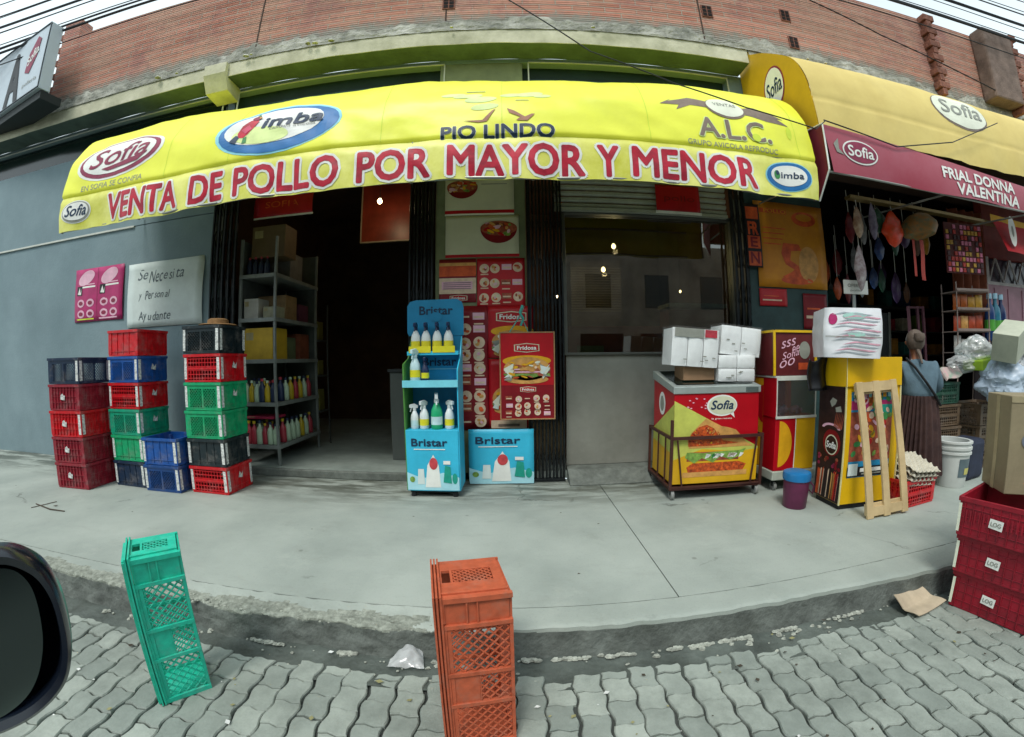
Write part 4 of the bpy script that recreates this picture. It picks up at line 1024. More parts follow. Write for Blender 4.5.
# sausage brand posters on the pillar
pr = mat('poster_red', '#b5121f', .4, .12, 5); INK['pred'] = pr; INK['dred'] = mat('poster_dark_red', '#7d0f1c', .4, .15, 5); INK['cream'] = mat('print_cream', '#dcc3a8', .5, .15, 12)
INK['orange'] = mat('print_orange', '#d8602a', .5, .2, 6, col2='#a5371a'); INK['meat'] = mat('print_meat', '#a8553d', .5, .4, 14, col2='#5c2a1e'); INK['bun'] = mat('print_bun', '#cf9a55', .5, .25, 8); INK['offwhite'] = mat('print_offwhite', '#cfd0b4', .5, .06, 3)
INK['salad'] = mat('print_salad', '#7da34a', .5, .4, 18); INK['gold'] = mat('print_gold', '#e0a71c', .5, .12, 5)
def brand(a, x, z, w, L_=1):
    h = w*.36
    a.poly([(x-w/2, z-h*.36), (x-w/2, z+h*.36), (x, z+h*.52), (x+w/2, z+h*.36), (x+w/2, z-h*.36), (x, z-h*.52)], 'offwhite', L_)
    a.poly([(x-w*.46, z-h*.29), (x-w*.46, z+h*.29), (x, z+h*.43), (x+w*.46, z+h*.29), (x+w*.46, z-h*.29), (x, z-h*.43)], 'pred', L_+1)
    a.text('Fridosa', x, z, h*.42, 'white', L_+2, width=w*.76, bold=.03)
def burger(a, x, z, w, h, L_=1):
    rr = random.Random(int(w*100)+3)
    for q in range(9): sx_ = -1 if q % 2 else 1; a.poly([(x+sx_*w*.5, z+h*rr.uniform(-.3,.3)), (x+sx_*w*.28, z+h*rr.uniform(-.05,.35)), (x+sx_*w*.34, z-h*rr.uniform(0,.3))], ['grey','pale','paper'][q % 3], L_+3+q*.2)
    for q in range(22): a.oval(x+rr.uniform(-.34,.34)*w, z+rr.uniform(-.22,.36)*h, w*rr.uniform(.03,.09), h*rr.uniform(.02,.06), rr.choice(['cream','bun','orange','meat','gold','pink','pale']), L_+3.1+q*.08, n=8, rot=rr.uniform(-.4,.4))
    a.oval(x, z+h*.12, w*.5, h*.42, 'bun', L_); a.rect(x-w*.5, z-h*.10, x+w*.5, z+h*.06, 'meat', L_+1); a.rect(x-w*.47, z-h*.02, x+w*.45, z+h*.03, 'pink', L_+2)
    a.poly([(x-w*.5, z-h*.1), (x-w*.3, z-h*.18), (x-w*.1, z-h*.1), (x+w*.15, z-h*.19), (x+w*.35, z-h*.1), (x+w*.5, z-h*.16), (x+w*.48, z-h*.05), (x-w*.5, z-h*.05)], 'salad', L_+2)
    a.oval(x, z-h*.26, w*.46, h*.16, 'bun', L_)
def dots(a, x0, x1, z0, z1, nx, nz_, seed, L_=1):
    rr = random.Random(seed)
    for i in range(nx):
        for j in range(nz_):
            x = x0+(x1-x0)*(i+.5)/nx + rr.uniform(-.008, .008); z = z0+(z1-z0)*(j+.5)/nz_+rr.uniform(-.01, .01); r_ = min((x1-x0)/nx, (z1-z0)/nz_)*.44
            if rr.random() < .62:
                a.oval(x, z, r_, r_, 'cream', L_, n=16)
                for q in range(4): a.oval(x+rr.uniform(-.4,.4)*r_, z+rr.uniform(-.4,.4)*r_, r_*rr.uniform(.2,.4), r_*rr.uniform(.2,.35), rr.choice(['meat', 'pink', 'orange', 'bun', 'offwhite']), L_+1+q*.2, n=9)
            else: a.rect(x-r_, z-r_*.5, x+r_, z+r_*.7, rr.choice(['meat', 'pink', 'dred']), L_); a.rect(x-r_*.8, z-r_*.2, x+r_*.8, z+r_*.1, 'cream', L_+1)
            if rr.random() < .5: a.rect(x-r_*.8, z-r_*1.35, x+r_*.8, z-r_*1.1, 'cream', L_)
PG = 'posters on the pillar between the two bays'
def plate(a, x, z, r_, seed):
    rr = random.Random(seed); a.oval(x, z, r_, r_*.85, 'dred', 1, a0=180, a1=360); a.oval(x, z, r_, r_*.42, 'meat', 2)
    for q in range(26): a.oval(x+rr.uniform(-.78,.78)*r_, z+rr.uniform(-.36,.26)*r_, r_*rr.uniform(.08,.25), r_*rr.uniform(.05,.13), rr.choice(['orange','bun','pink','meat','gold','cream','pred','salad']), 3+q*.1, n=9, rot=rr.uniform(-.6,.6))
a = Art(); plate(a, .20, .36, .18, 4); a.rect(0, .02, .80, .06, 'pred', 1); a.rect(.42, .38, .72, .39, 'grey', 1)
sheet('menu_poster', 'cream poster with a round food photo at its left, highest on the pillar', 'poster', INK, a, .80, .46, (-.73, -.006, 3.06), .008, base='offwhite', group=PG)
a = Art(); plate(a, .61, .34, .21, 9); a.rect(0, 0, .84, .035, 'pred', 1)
sheet('menu_poster', 'cream poster with round food photo at its right, second from the pillar top', 'poster', INK, a, .84, .50, (-.72, -.008, 2.555), .008, base='offwhite', group=PG)
a = Art(); a.oval(.05, .2, .05, .06, 'white', 1); 
a = Art(); a.rect(0, .30, .42, .46, 'orange', 1); a.rect(.0, .42, .42, .455, 'bun', 2); a.rect(0, .10, .42, .28, 'cream', 1); a.rect(.03, .15, .38, .24, 'pink', 2)
for j in range(4): a.rect(.05, .155+j*.022, .36, .162+j*.022, 'taupe', 3)
brand(a, .22, .05, .2)
sheet('product_poster', 'small poster with an orange food band and a cream price panel, left on the pillar', 'poster', INK, a, .42, .50, (-.79, -.006, 2.04), .006, base='dred', group=PG)
a = Art(); dots(a, .02, .52, .02, .52, 4, 3, 4)
sheet('product_poster', 'red poster with small round product photos just below the cream posters at right', 'poster', INK, a, .54, .55, (-.36, -.006, 1.99), .006, base='pred', group=PG)
a = Art(); dots(a, .02, .34, .02, 1.36, 2, 9, 5)
sheet('product_poster', 'tall red strip of round product photos running down the left of the pillar', 'poster', INK, a, .36, 1.40, (-.60, -.008, .60), .006, base='dred', group=PG)
a = Art(); brand(a, .26, .46, .34); a.oval(.27, .30, .24, .06, 'gold', 1); burger(a, .27, .14, .46, .32, 2)
sheet('product_poster', 'red poster with a white framed brand name over a layered sandwich on the pillar', 'poster', INK, a, .52, .58, (-.24, -.008, 1.41), .006, base='pred', group=PG)
a = Art(); brand(a, .30, .56, .30); burger(a, .24, .30, .40, .34, 1); a.rect(.02, .0, .42, .09, 'cream', 1); a.rect(.1, .02, .34, .05, 'taupe', 2)
sheet('product_poster', 'red sandwich poster half hidden behind the hanging board', 'poster', INK, a, .44, .78, (-.24, -.006, .62), .006, base='pred', group=PG)
# hanging board
hb = thing('hanging_board', 'red board with a sandwich photo hanging on a teal string before the gate', 'sign', (-.10, -.20, .755), R(0))
m = MB(); m.box(0, .57, 0, .02, 0, .92); m.build('board', INK['pred'], hb, bevel=.004)
m = MB(); m.box(-.012, 0, -.006, .026, -.012, .932); m.box(.57, .582, -.006, .026, -.012, .932); m.box(0, .57, -.006, .026, .92, .932); m.box(0, .57, -.006, .026, -.012, 0); m.build('board_frame', mat('wood_strip', '#a8825a', .6, .2, 9), hb)
a = Art(); brand(a, .28, .76, .27); a.oval(.28, .62, .26, .06, 'gold', 1); burger(a, .28, .50, .50, .30, 2); a.rect(0, .01, .57, .36, 'dred', 1); brand(a, .29, .315, .17, 2); dots(a, .03, .54, .02, .26, 5, 3, 12, 3)
a.build('print', INK, front, hb)
m = MB(); m.tube([(.1, .01, .93), (.22, .04, 1.12), (.26, .1, 1.22)], .006); m.tube([(.22, .04, 1.12), (.30, .03, .93)], .005); m.build('string', mat('teal_string', '#3fa39b'), hb)
m = MB(); m.tube([(.22,.03,1.0),(.25,.02,1.08),(.21,.0,1.14),(.24,.02,1.22)], .012); m.build('knot', mat('teal_string', '#3fa39b'), hb)
# cyan banner
cy = mat('banner_cyan', '#38b6d8', .4, .1, 3, dirt=.1, dirtcol='#2b94b8'); INK['bcyan'] = cy; INK['lcyan'] = mat('banner_light', '#a9dde8', .4, .1, 4); INK['teal'] = mat('print_teal', '#1e9a86', .5, .15, 8); INK['rose'] = mat('print_rose', '#c9484e', .5, .2, 9); INK['dcyan'] = mat('banner_deep', '#1f86b4', .4, .1, 4)
def bristar_art(a, w, h, k=1):
    a.text('Bristar', w*.45, h*.80, h*.12, 'navy', 2, width=w*.68, bold=.025); a.rect(w*.15, h*.68, w*.75, h*.695, 'white', 2)
    a.poly([(0, 0), (w, 0), (w, h*.22), (w*.7, h*.30), (w*.3, h*.20), (0, h*.30)], 'lcyan', 1)
    a.poly([(w*.35, h*.05), (w*.65, h*.05), (w*.62, h*.42), (w*.52, h*.60), (w*.40, h*.42)], 'white', 2); a.oval(w*.52, h*.45, w*.08, h*.10, 'rose', 3)
    a.poly([(w*.20, h*.10), (w*.34, h*.10), (w*.33, h*.36), (w*.22, h*.36)], 'paper', 2)
    a.poly([(w*.70, h*.14), (w*.86, h*.12), (w*.84, h*.40), (w*.74, h*.42)], 'teal', 3); a.rect(w*.71, h*.44, w*.84, h*.50, 'white', 3)
    a.oval(w*.1, h*.18, w*.05, h*.05, 'salad', 2); a.oval(w*.92, h*.2, w*.05, h*.09, 'teal', 2)
a = Art(); bristar_art(a, .72, .62)
sheet('cyan_banner', 'light blue banner reading Bristar hung at the foot of the pillar beside the stand', 'banner', INK, a, .72, .62, (-.47, -.125, .01), .02, base='bcyan')
# ------------------------------------------------------------------ orange posters on the right pillar
INK['amber'] = mat('poster_amber', '#c98a14', .45, .15, 2.5, col2='#b86f14', dirt=.2, dirtcol='#8f5a18')
a = Art(); a.oval(.78, .93, .20, .10, 'orange', 1); a.oval(.78, .95, .13, .05, 'amber', 2); a.rect(.08, .97, .5, 1.03, 'orange', 1)
for j in range(4): a.rect(.1, .76-j*.07, .46-.03*j, .775-j*.07, 'orange', 1)
a.poly([(.40,.58),(.66,.58),(.70,.50),(.52,.48),(.50,.36),(.66,.28),(.72,.16),(.48,.06),(.36,.14),(.50,.20),(.56,.24),(.42,.30),(.36,.44)], 'orange', 1); a.oval(.80, .32, .16, .24, 'bun', 1); a.oval(.60, .10, .26, .05, 'orange', 1)
a.text('POLLO', .32, 1.0, .05, 'gold', 2, width=.34)
sheet('orange_poster', 'big amber orange poster with a red swirl on the pillar between the two shops', 'poster', INK, a, 1.10, 1.12, (3.10, -.012, 2.27), .015, base='amber')
a = Art(); a.text('FR', .11, .50, .16, 'orange', 1, width=.14, bold=.03, rot=0); a.rect(.02, .02, .2, .20, 'orange', 1); a.text('N', .11, .12, .14, 'dred', 2, width=.12, bold=.02); a.rect(.02, .24, .2, .40, 'orange', 1); a.text('E', .11, .32, .12, 'dred', 2, width=.1, bold=.02); a.rect(.02, .62, .2, .78, 'orange', 1)
sheet('letter_strip', 'narrow dark strip with orange letters left of the big amber poster', 'sign', INK, a, .22, .82, (2.93, -.05, 2.50), .004, base='black')
for lb, x, z, w_, h_, bs_ in (('small red poster below the left corner of the amber poster', 3.10, 2.03, .42, .22, 'pred'), ('dark red poster below the right corner of the amber poster', 3.78, 1.75, .40, .46, 'dred')):
    a = Art(); a.rect(.04, h_*.3, w_*.8, h_*.38, 'cream', 1); a.rect(.06, h_*.55, w_*.7, h_*.6, 'orange', 1); sheet('red_poster', lb, 'poster', INK, a, w_, h_, (x, -.010, z), .006, base=bs_)

# ------------------------------------------------------------------ cleaning product stand
ST = thing('display_stand', 'tall light blue cardboard display stand lettered Bristar with shelves of spray bottles', 'display stand', (-1.06, -.57, 0), R(-1))
sw, sd = .535, .36
b = MB(); b.box(0, sw, 0, .012, .07, .70); b.build('front_panel', cy, ST, bevel=.003)
a = Art(); bristar_art(a, sw, .62); a.build('print', INK, lambda u, v, o: (u, -o, v+.08), ST)
gcard = mat('stand_green', '#4f8a3c', .5, .2, 4)
b = MB(); b.prism([(.012, .07), (sd, .07), (sd, 1.66), (.20, 1.42), (-.0, 1.36), (-.0, 1.14), (.012, .70)], 'x', -.012, 0); b.build('side_panel', [gcard], ST)
b = MB(); b.prism([(.012, .07), (sd, .07), (sd, 1.66), (.20, 1.42), (0, 1.30), (0, 1.14), (.012, .70)], 'x', sw, sw+.012); b.build('side_panel', [cy], ST)
b = MB(); b.box(0, sw, sd-.012, sd, .07, 1.66); b.build('back_panel', INK['dcyan'], ST)
b = MB(); b.box(0, sw, .012, sd-.012, .68, .70); b.build('shelf', cy, ST)
b = MB(); b.box(0, sw, -.012, sd-.012, 1.17, 1.185); b.box(-.012, sw+.012, -.024, -.012, 1.13, 1.20); b.build('shelf', mat('shelf_cyan', '#79cfe0', .4, .1, 4), ST)
b = MB(); b.box(0, sw, .15, sd-.012, 1.46, 1.472); b.box(0, sw, .138, .15, 1.45, 1.49); b.build('shelf', cy, ST)
hp = [(-.03, 1.66), (-.05, 1.70), (-.05, 1.98), (-.02, 2.03), (.05, 2.045), (sw-.04, 2.05), (sw+.01, 2.02), (sw+.03, 1.96), (sw+.03, 1.66)]
b = MB(); b.prism(hp, 'y', sd-.02, sd-.006); b.build('header_card', INK['dcyan'], ST)
a = Art(); a.text('Bristar', sw/2, 1.93, .09, 'navy', 1, width=.36, bold=.02); a.text('Bristar', sw*.56, 1.38, .085, 'navy', 1, width=.36, bold=.02); a.rect(.05, 1.30, sw-.05, 1.305, 'lcyan', 1)
a.oval(sw/2, 1.86, .07, .05, 'dcyan', 2)
a.build('lettering', INK, lambda u, v, o: (u, (sd-.022 if v > 1.5 else sd-.014)-o, v), ST)
b = MB()
for x in (.05, sw-.05):
    for y in (.05, sd-.05): b.lathe([(.028, 0), (.03, .02), (.028, .045)], cx=x, cy=y, n=10); b.box(x-.012, x+.012, y-.012, y+.012, .04, .07)
b.build('caster', mat('black_rubber', '#14161a', .5), ST)
b = MB(); b.box(.02, sw-.02, .02, sd-.02, .05, .0705); b.build('base', gatem, ST)
# spray bottles
bw_ = mat('bottle_white', '#d3dcdd', .35, .08, 8); byl = mat('bottle_yellow', '#d8cf2d', .4, .1, 6); bgr = mat('bottle_green', '#1fa06c', .35, .1, 6); bdk = mat('bottle_cap_dark', '#16274a', .4); bpale = mat('bottle_pale', '#b9d7dc', .3)
def bottle(loc, body, band, trig, label, group, s=1, rz=0):
    t = thing('spray_bottle', label, 'bottle', loc, rz, group); t.scale = (s, s, s)
    b = MB(); b.lathe([(.036, 0), (.04, .01), (.04, .10), (.036, .13), (.02, .165), (.013, .175)], n=14); b.build('bottle_body', body, t, smooth=True)
    b = MB(); b.lathe([(.0405, .03), (.0405, .085)], n=14, cap=False); b.build('band', band, t, smooth=True)
    b = MB(); b.lathe([(.017, .175), (.017, .20)], n=10); b.prism([(-.05, .205), (.03, .20), (.035, .225), (.0, .245), (-.05, .235)], 'y', -.011, .011); b.prism([(-.035, .205), (-.025, .205), (-.038, .165), (-.046, .165)], 'y', -.005, .005)
    b.build('trigger', trig, t, bevel=.002); return t
GB = 'spray bottles on the light blue stand'
base_ = [(x, -.57) for x in (0,)]
def sb(x, y, z, body, band, trig, lb, s=1, rz=0): bottle((-1.06+x, -.57+y, z), body, band, trig, lb, GB, s, rz)
for i, x in enumerate((.07, .18, .30, .42)):
    sb(x, .25, 1.492, bw_, byl, bdk, ['leftmost', 'second from left', 'third from left', 'rightmost'][i]+' white spray bottle on the top shelf of the light blue stand', 1.25, R(90))
sb(.10, .08, 1.187, bpale, byl, bpale, 'pale spray bottle at the left end of the middle shelf of the blue stand', 1.35, R(70)); sb(.20, .09, 1.187, bdk, byl, bdk, 'darker blue spray bottle beside the pale one on the middle shelf of the stand', 1.0, R(90))
for i, (x, bd, s_) in enumerate(((.08, bw_, 1.05), (.18, bw_, 1.2), (.31, bgr, 1.5), (.44, bw_, 1.2))):
    sb(x, .09, .702, bd, byl if i in (1, 3) else bpale, bw_, ['small white bottle at the left end of the open lower bay of the stand', 'white bottle second from left in the open lower bay of the stand', 'green spray bottle with a white trigger in the lower bay of the stand', 'white bottle at the right end of the open lower bay of the stand'][i], s_, R(20+40*i))
# tray lips under the bottles of the top shelf
for x in (.03, .28):
    pass
b = MB(); b.box(.02, .25, .14, .30, 1.474, 1.490); b.box(.27, .50, .14, .30, 1.474, 1.490); b.box(.02, .25, .132, .14, 1.474, 1.54); b.box(.27, .50, .132, .14, 1.474, 1.54); b.build('bottle_tray', byl, ST)

# ------------------------------------------------------------------ goods shelf inside the left bay
for nm_, xx, yy, zz_, en in (('a', -1.86, .97, 3.66, 5), ('b', 1.62, 1.45, 3.05, 12), ('c', 1.66, 2.35, 2.88, 10)):
    pl = bpy.data.lights.new('bulb_light', 'POINT'); pl.energy = en; pl.color = (1, .72, .42); pl.shadow_soft_size = .04
    po = bpy.data.objects.new('bulb_light', pl); COL.objects.link(po); po.location = (xx, yy-.06, zz_-.04)
SH_ = thing('metal_shelving', 'grey metal shelving with goods just inside the left door', 'shelf', (-3.45, .06, .10), 0)
shelfm = mat('shelf_grey', '#7d8481', .5, .15, 5, metal=.2, dirt=.4, dirtcol='#3f423f')
SW, SD = .55, 1.15
LV = (.26, .80, 1.34, 1.86, 2.42)
b = MB()
for z in LV: pass
for z in LV:
    b = MB(); b.box(0, SW, 0, SD, z-.025, z); b.box(-.0, SW, -.012, 0, z-.045, z+.005); b.box(SW, SW+.012, 0, SD, z-.045, z+.005); b.build('shelf_board', shelfm, SH_, bevel=.003)
for x in (0.0, SW-.03):
    for y in (.0, SD-.03):
        b = MB(); b.box(x, x+.03, y+.001, y+.03, 0, 2.9); b.build('upright', shelfm, SH_)
b = MB(); b.box(.005, SW-.005, SD-.01, SD-.0, .3, 2.9); b.box(-.01, -.002, 0, SD, .2, 2.9); b.build('back_panel', mat('shelf_back', '#4c524f', .6), SH_)
rg = random.Random(14)
GI = 'bottles on the shelves inside the door'
protoA = None
def pick_bottle(loc, s, col, lb):
    b = MB(); b.lathe([(.035, 0), (.038, .01), (.038, .14), (.03, .17), (.012, .20), (.012, .23), (.016, .232), (.016, .25)], n=10)
    return b
kinds = [('gold', mat('bottle_gold', '#b09a22', .35)), ('pale', mat('bottle_palegreen', '#a9c0a6', .35)), ('dark', mat('bottle_darkblue', '#22304d', .35)), ('reddish', mat('bottle_reddish', '#9a3340', .35))]
def ibottle(x, y, z, k, lb, s=1):
    t = thing('bottle', lb, 'bottle', (-3.45+x, .06+y, .10+z), 0, GI); t.scale = (s, s, s)
    b = MB(); b.lathe([(.035, 0), (.038, .01), (.038, .14), (.03, .17), (.012, .20), (.012, .225)], n=10); b.build('bottle_body', kinds[k][1], t, smooth=True)
    b = MB(); b.lathe([(.017, .222), (.017, .25)], n=10); b.build('cap', kinds[(k+1) % 4][1], t); return t
ORD = ['leftmost bottle', 'second bottle from left', 'third bottle from left', 'fourth bottle from left', 'fifth bottle from left', 'rightmost bottle']
n = 0
ROWS = [(LV[1]+.003, [.06+.08*i for i in range(6)], (0, 2, 1), 1.15, 'second lowest shelf inside the door'),
        (LV[0]+.003, [.07+.08*i for i in range(6)], (1, 1, 3), 1.15, 'lowest shelf inside the left door')]
for z, xs, ks, s, lb in ROWS:
    for yy in (.07, .24):
        for qi, x in enumerate(xs): ibottle(x, yy+rg.uniform(-.01, .01), z, rg.choice(ks), ORD[qi]+' in the '+('front' if yy < .1 else 'back')+' row on the '+lb, s*rg.uniform(.9, 1.1))
for z, lb in ((LV[0], 'lowest shelf'), (LV[1], 'second shelf')):
    for k in range(6): ibottle(SW-.08, .36+.125*k, z+.003, rg.choice((0, 1, 3)), ['nearest bottle', 'second bottle inwards', 'third bottle inwards', 'fourth bottle inwards', 'fifth bottle inwards', 'farthest bottle'][k]+' along the inner side of the '+lb+' by the door', 1.2)
def carton(loc, w, d, h, m, lb, cat='box', name='carton', rz=0, strip=None):
    t = thing(name, lb, cat, loc, rz)
    b = MB(); b.box(0, w, 0, d, 0, h); b.build('carton_body', m, t, bevel=.005)
    b = MB(); b.box(w*.08, w*.34, -.003, -.001, h*.62, h*.86); b.build('carton_label', strip or mat('label_pale', '#8f8660', .6), t); return t
carton((-3.40, .10, .10+LV[2]+.002), .44, .35, .40, mat('box_ochre', '#a98c24', .6, .15, 6), 'ochre yellow box on the waist-high shelf inside the door')
carton((-3.40, .10, .10+LV[3]+.002), .22, .25, .26, mat('box_greywhite', '#9b9c94', .6, .12, 6), 'whitish box on the upper shelf inside the door, left of the tins')
carton((-3.12, .12, .10+LV[3]+.002), .20, .2, .15, mat('tin_cream', '#85866f', .4, .2, 14), 'low cream tin beside the whitish box on the upper shelf')
carton((-3.42, .48, .10+LV[2]+.002), .40, .30, .30, mat('box_dullgreen', '#5f6a4c', .6, .2, 8), 'dull green box behind the ochre one on the waist-high shelf')
carton((-3.40, .82, .10+LV[2]+.002), .42, .28, .36, mat('box_rust', '#7c4630', .6, .2, 8), 'rust coloured box at the inner end of the waist-high shelf')
carton((-3.42, .44, .10+LV[3]+.002), .44, .30, .34, mat('box_tan', '#8a7350', .6, .2, 8), 'tan box behind the whitish one on the upper shelf inside the door')
carton((-3.38, .80, .10+LV[3]+.002), .40, .28, .26, mat('box_plum', '#5d3346', .6, .2, 8), 'plum coloured box at the inner end of the upper shelf inside the door')
carton((-3.42, .50, .10+LV[4]+.002), .46, .34, .38, mat('box_greyish', '#6d6c66', .6, .2, 8), 'greyish box behind the dark bottles on the top shelf inside the door')
carton((-3.35, .15, .10+LV[4]+.24), .50, .3, .42, mat('box_brownish', '#5c4c33', .6, .15, 6), 'brownish box highest on the shelving inside the door')
for i in range(4): ibottle(.08+.09*i, .1, LV[4]+.003, 2, ORD[i].replace('bottle', 'dark bottle')+' on the top shelf below the brownish box')
carton((-3.40, .09, .10+LV[0]+.33), .42, .3, .03, mat('box_crimson', '#8e1d3d', .6, .15, 6), 'thin crimson tray lying over the bottles of the lowest shelf')
# dim goods piled along the inner wall
gi = 0
for k in range(9):
    col = ('crimson', '#7c1f24') if k % 3 == 0 else (('orange', '#8a4a1d') if k % 3 == 1 else ('olive', '#5d5a24'))
    o = MB(); hh = rg.uniform(.22, .34); o.box(0, .16, 0, .2, 0, hh)
    z = (.56, 1.10, 1.64)[k // 3]
    q = o.build('packet', mat('pk_'+col[0], col[1], .6, .2, 8), None, loc=(-3.40+.17*(k % 3), 1.24, z+.10), rot=(0,0,R(3)), bevel=.01)
    tag(q, f"{col[0]} packet on the {('low', 'middle', 'high')[k//3]} plank behind the metal shelving in the left shop", 'packet', 'packets on the planks behind the shelving')
pk_ = thing('plank_rack', 'dark planks with packets behind the metal shelving in the left shop', 'shelf', (-3.45, 1.22, .10), 0)
for z in (.555, 1.095, 1.635): b = MB(); b.box(0, .58, 0, .3, z-.02, z-.001); b.build('plank', mat('shelf_dim', '#3d403e', .6), pk_)
for x in (0, .56): b = MB(); b.box(x, x+.02, .301, .32, 0, 2.2); b.build('upright', mat('shelf_dim', '#3d403e'), pk_)
cn = thing('shop_counter', 'plain pale counter with a dark top standing in the dim doorway behind the blue stand', 'counter', (-1.55, .55, .10), 0)
b = MB(); b.box(0, .62, 0, 1.2, 0, 1.15); b.build('counter_front', mat('counter_grey', '#565c59', .5, .1, 3), cn, bevel=.01)
b = MB(); b.box(-.02, .64, -.03, 1.22, 1.152, 1.19); b.build('counter_top', mat('counter_top', '#33383a', .3), cn)
# hanging cloths, framed picture, bulbs
a = Art(); a.text('SOFIA', .44, .16, .09, 'orange', 1, width=.5); 
rf = sheet('red_banner', 'glossy red banner hanging in the top of the left doorway', 'banner', INK, a, .90, .34, (-3.45, .30, 3.36), .03, base='pred')
m = MB(); m.box(0, .9, -.012, .0, -.022, 0); m.build('white_hem', white, rf)
pf = thing('framed_picture', 'dark red framed picture high inside the left doorway behind the lit bulb', 'picture', (-2.35, 1.6, 3.30), 0)
b = MB(); b.box(0, .80, 0, .02, 0, 1.0); b.build('picture', mat('picture_red', '#6d2516', .4, .3, 3), pf)
b = MB(); b.box(-.02, .82, -.01, .03, -.02, 0); b.box(-.02, .82, -.01, .03, 1.0, 1.02); b.box(-.02, 0, -.01, .03, 0, 1); b.box(.80, .82, -.01, .03, 0, 1); b.build('frame', mat('frame_pale', '#8d7f68', .5), pf)
def bulb(x, y, z, lb, top, r_=.035):
    t = thing('light_bulb', lb, 'lamp', (x, y, z), 0, 'bare bulbs inside the shop')
    b = MB(); b.lathe([(.004, -r_*1.2), (r_*.7, -r_*.8), (r_, -.1*r_), (r_*.8, r_*.6), (r_*.4, r_*1.2)], n=14); b.build('glass_bulb', bulbm, t, smooth=True)
    b = MB(); b.lathe([(r_*.42, r_*1.2), (r_*.42, r_*2)], n=10); b.tube([(0,0,r_*2), (0,0,top-z)], .004, 6); b.build('bulb_holder', gatem, t)
bulb(-1.86, 1.0, 3.72, 'lit bare bulb hanging inside the left doorway', 4.55)
bulb(1.62, 1.5, 3.12, 'lit bare bulb, higher of the two behind the shop window', 4.55); bulb(1.66, 2.4, 2.95, 'lit bare bulb, lower of the two behind the shop window', 4.55, .04)
bulb(.95, 3.4, 2.62, 'small distant lit bulb at the left behind the shop window', 4.55, .02); bulb(3.0, 2.2, 2.55, 'small yellowish lit bulb at the right behind the shop window', 4.55, .022)
a = Art(); a.text('pollo', .3, .16, .10, 'dred', 1, width=.4)
rs = sheet('red_sign', 'small red cloth sign hanging on the roller shutter above the window', 'sign', INK, a, .57, .34, (1.76, -.03, 3.14), .01, base='pred')
m = MB(); m.box(-.01, .58, -.02, -.005, -.03, -.0); m.build('white_hem', white, rs)
# things behind the window
carton((.70, .25, .1), 1.25, .5, 1.68, mat('display_maroon', '#9a3c26', .6, .25, 2), 'low reddish display cabinet behind the left part of the shop window', 'cabinet', 'display_cabinet')
lv = thing('louvre_cabinet', 'pale louvred cabinet dimly visible in the back of the shop window', 'cabinet', (1.2, 3.2, .1), 0)
b = MB()
for k in range(18): b.box(0, 1.0, 0, .03, 2.2+k*.05, 2.225+k*.05)
b.build('louvre', mat('louvre_grey', '#6b665c', .6), lv)
b = MB(); b.box(0, 1.0, .032, .5, 0, 3.2); b.build('cabinet_body', mat('cab_brown', '#40352c', .6), lv)
dc = thing('display_case', 'display case with a pale top rail and red cartons behind the window at right', 'display case', (2.05, .45, .1), 0)
b = MB(); b.box(0, .85, 0, .4, 1.95, 2.0); b.box(0, .85, 0, .4, 1.40, 1.45); b.build('rail', mat('rail_pale', '#aeb5ac', .4), dc)
b = MB(); b.box(.02, .83, .05, .38, 1.46, 1.92); b.build('carton', mat('case_red', '#6d2420', .5, .3, 4), dc); b = MB(); b.box(0, .85, .0, .4, 0, 1.39); b.build('case_body', mat('case_dark', '#2b2d2a', .5), dc)

# ------------------------------------------------------------------ chest freezer on its trolley
INK['pgreen'] = mat('print_leafgreen', '#c3c85e', .45, .15, 4); INK['fred'] = mat('freezer_red', '#b30f1e', .3, .1, 3); INK['fyellow'] = mat('freezer_yellow', '#d8a81c', .35, .1, 3); INK['crust'] = mat('print_crust', '#c2531f', .5, .5, 30, col2='#5a1e10')
FZ = thing('chest_freezer', 'red and green chest freezer with a burger print standing in a brown wheeled trolley', 'freezer', (1.565, -.84, 0), R(-3))
fw, fd = .915, .66
alum = mat('aluminium', '#aab5b1', .35, .08, 6, metal=.4)
b = MB(); b.prism([(0, .155), (fd, .155), (fd, 1.17), (.0, 1.05)], 'x', 0, fw); b.build('cabinet', INK['fred'], FZ, bevel=.01)
b = MB(); b.prism([(-.012, 1.045), (-.012, 1.115), (.02, 1.12), (fd, 1.25), (fd+.01, 1.18), (fd, 1.16)], 'x', -.012, fw+.012); b.build('lid_frame', alum, FZ, bevel=.006)
b = MB(); b.add([(.04, .05, 1.134), (fw-.04, .05, 1.134), (fw-.04, fd-.05, 1.246), (.04, fd-.05, 1.246)], [(0,1,2,3)]); b.build('glass_lid', darkm, FZ)
b = MB(); b.box(fw-.16, fw-.02, -.016, -.012, 1.055, 1.10); b.build('badge', mat('badge_grey', '#54605e', .4), FZ)
a = Art()
a.poly([(0, .155), (fw, .155), (fw, .50), (0, .98)], 'pgreen', 1)
a.poly([(0, .155), (fw, .155), (fw, .48), (.7, .46), (.3, .50), (.0, .40)], 'fyellow', 2)
a.poly([(.33, .80), (.40, .77), (.50, .72), (.56, .71), (.66, .68), (.72, .62), (.78, .55), (.86, .51), (.16, .51), (.14, .58), (.18, .66), (.25, .73)], 'bun', 3)
a.poly([(.15, .53), (.15, .60), (.19, .67), (.26, .72), (.34, .74), (.42, .70), (.47, .63), (.52, .58), (.7, .55), (.40, .53)], 'crust', 4)
rr = random.Random(6)
for k in range(46): x = rr.uniform(.18, .48); z = rr.uniform(.55, .71); a.oval(x, z, rr.uniform(.006, .014), rr.uniform(.004, .009), rr.choice(['bun', 'orange', 'gold', 'dred', 'meat']), 5, n=7, rot=rr.random()*3)
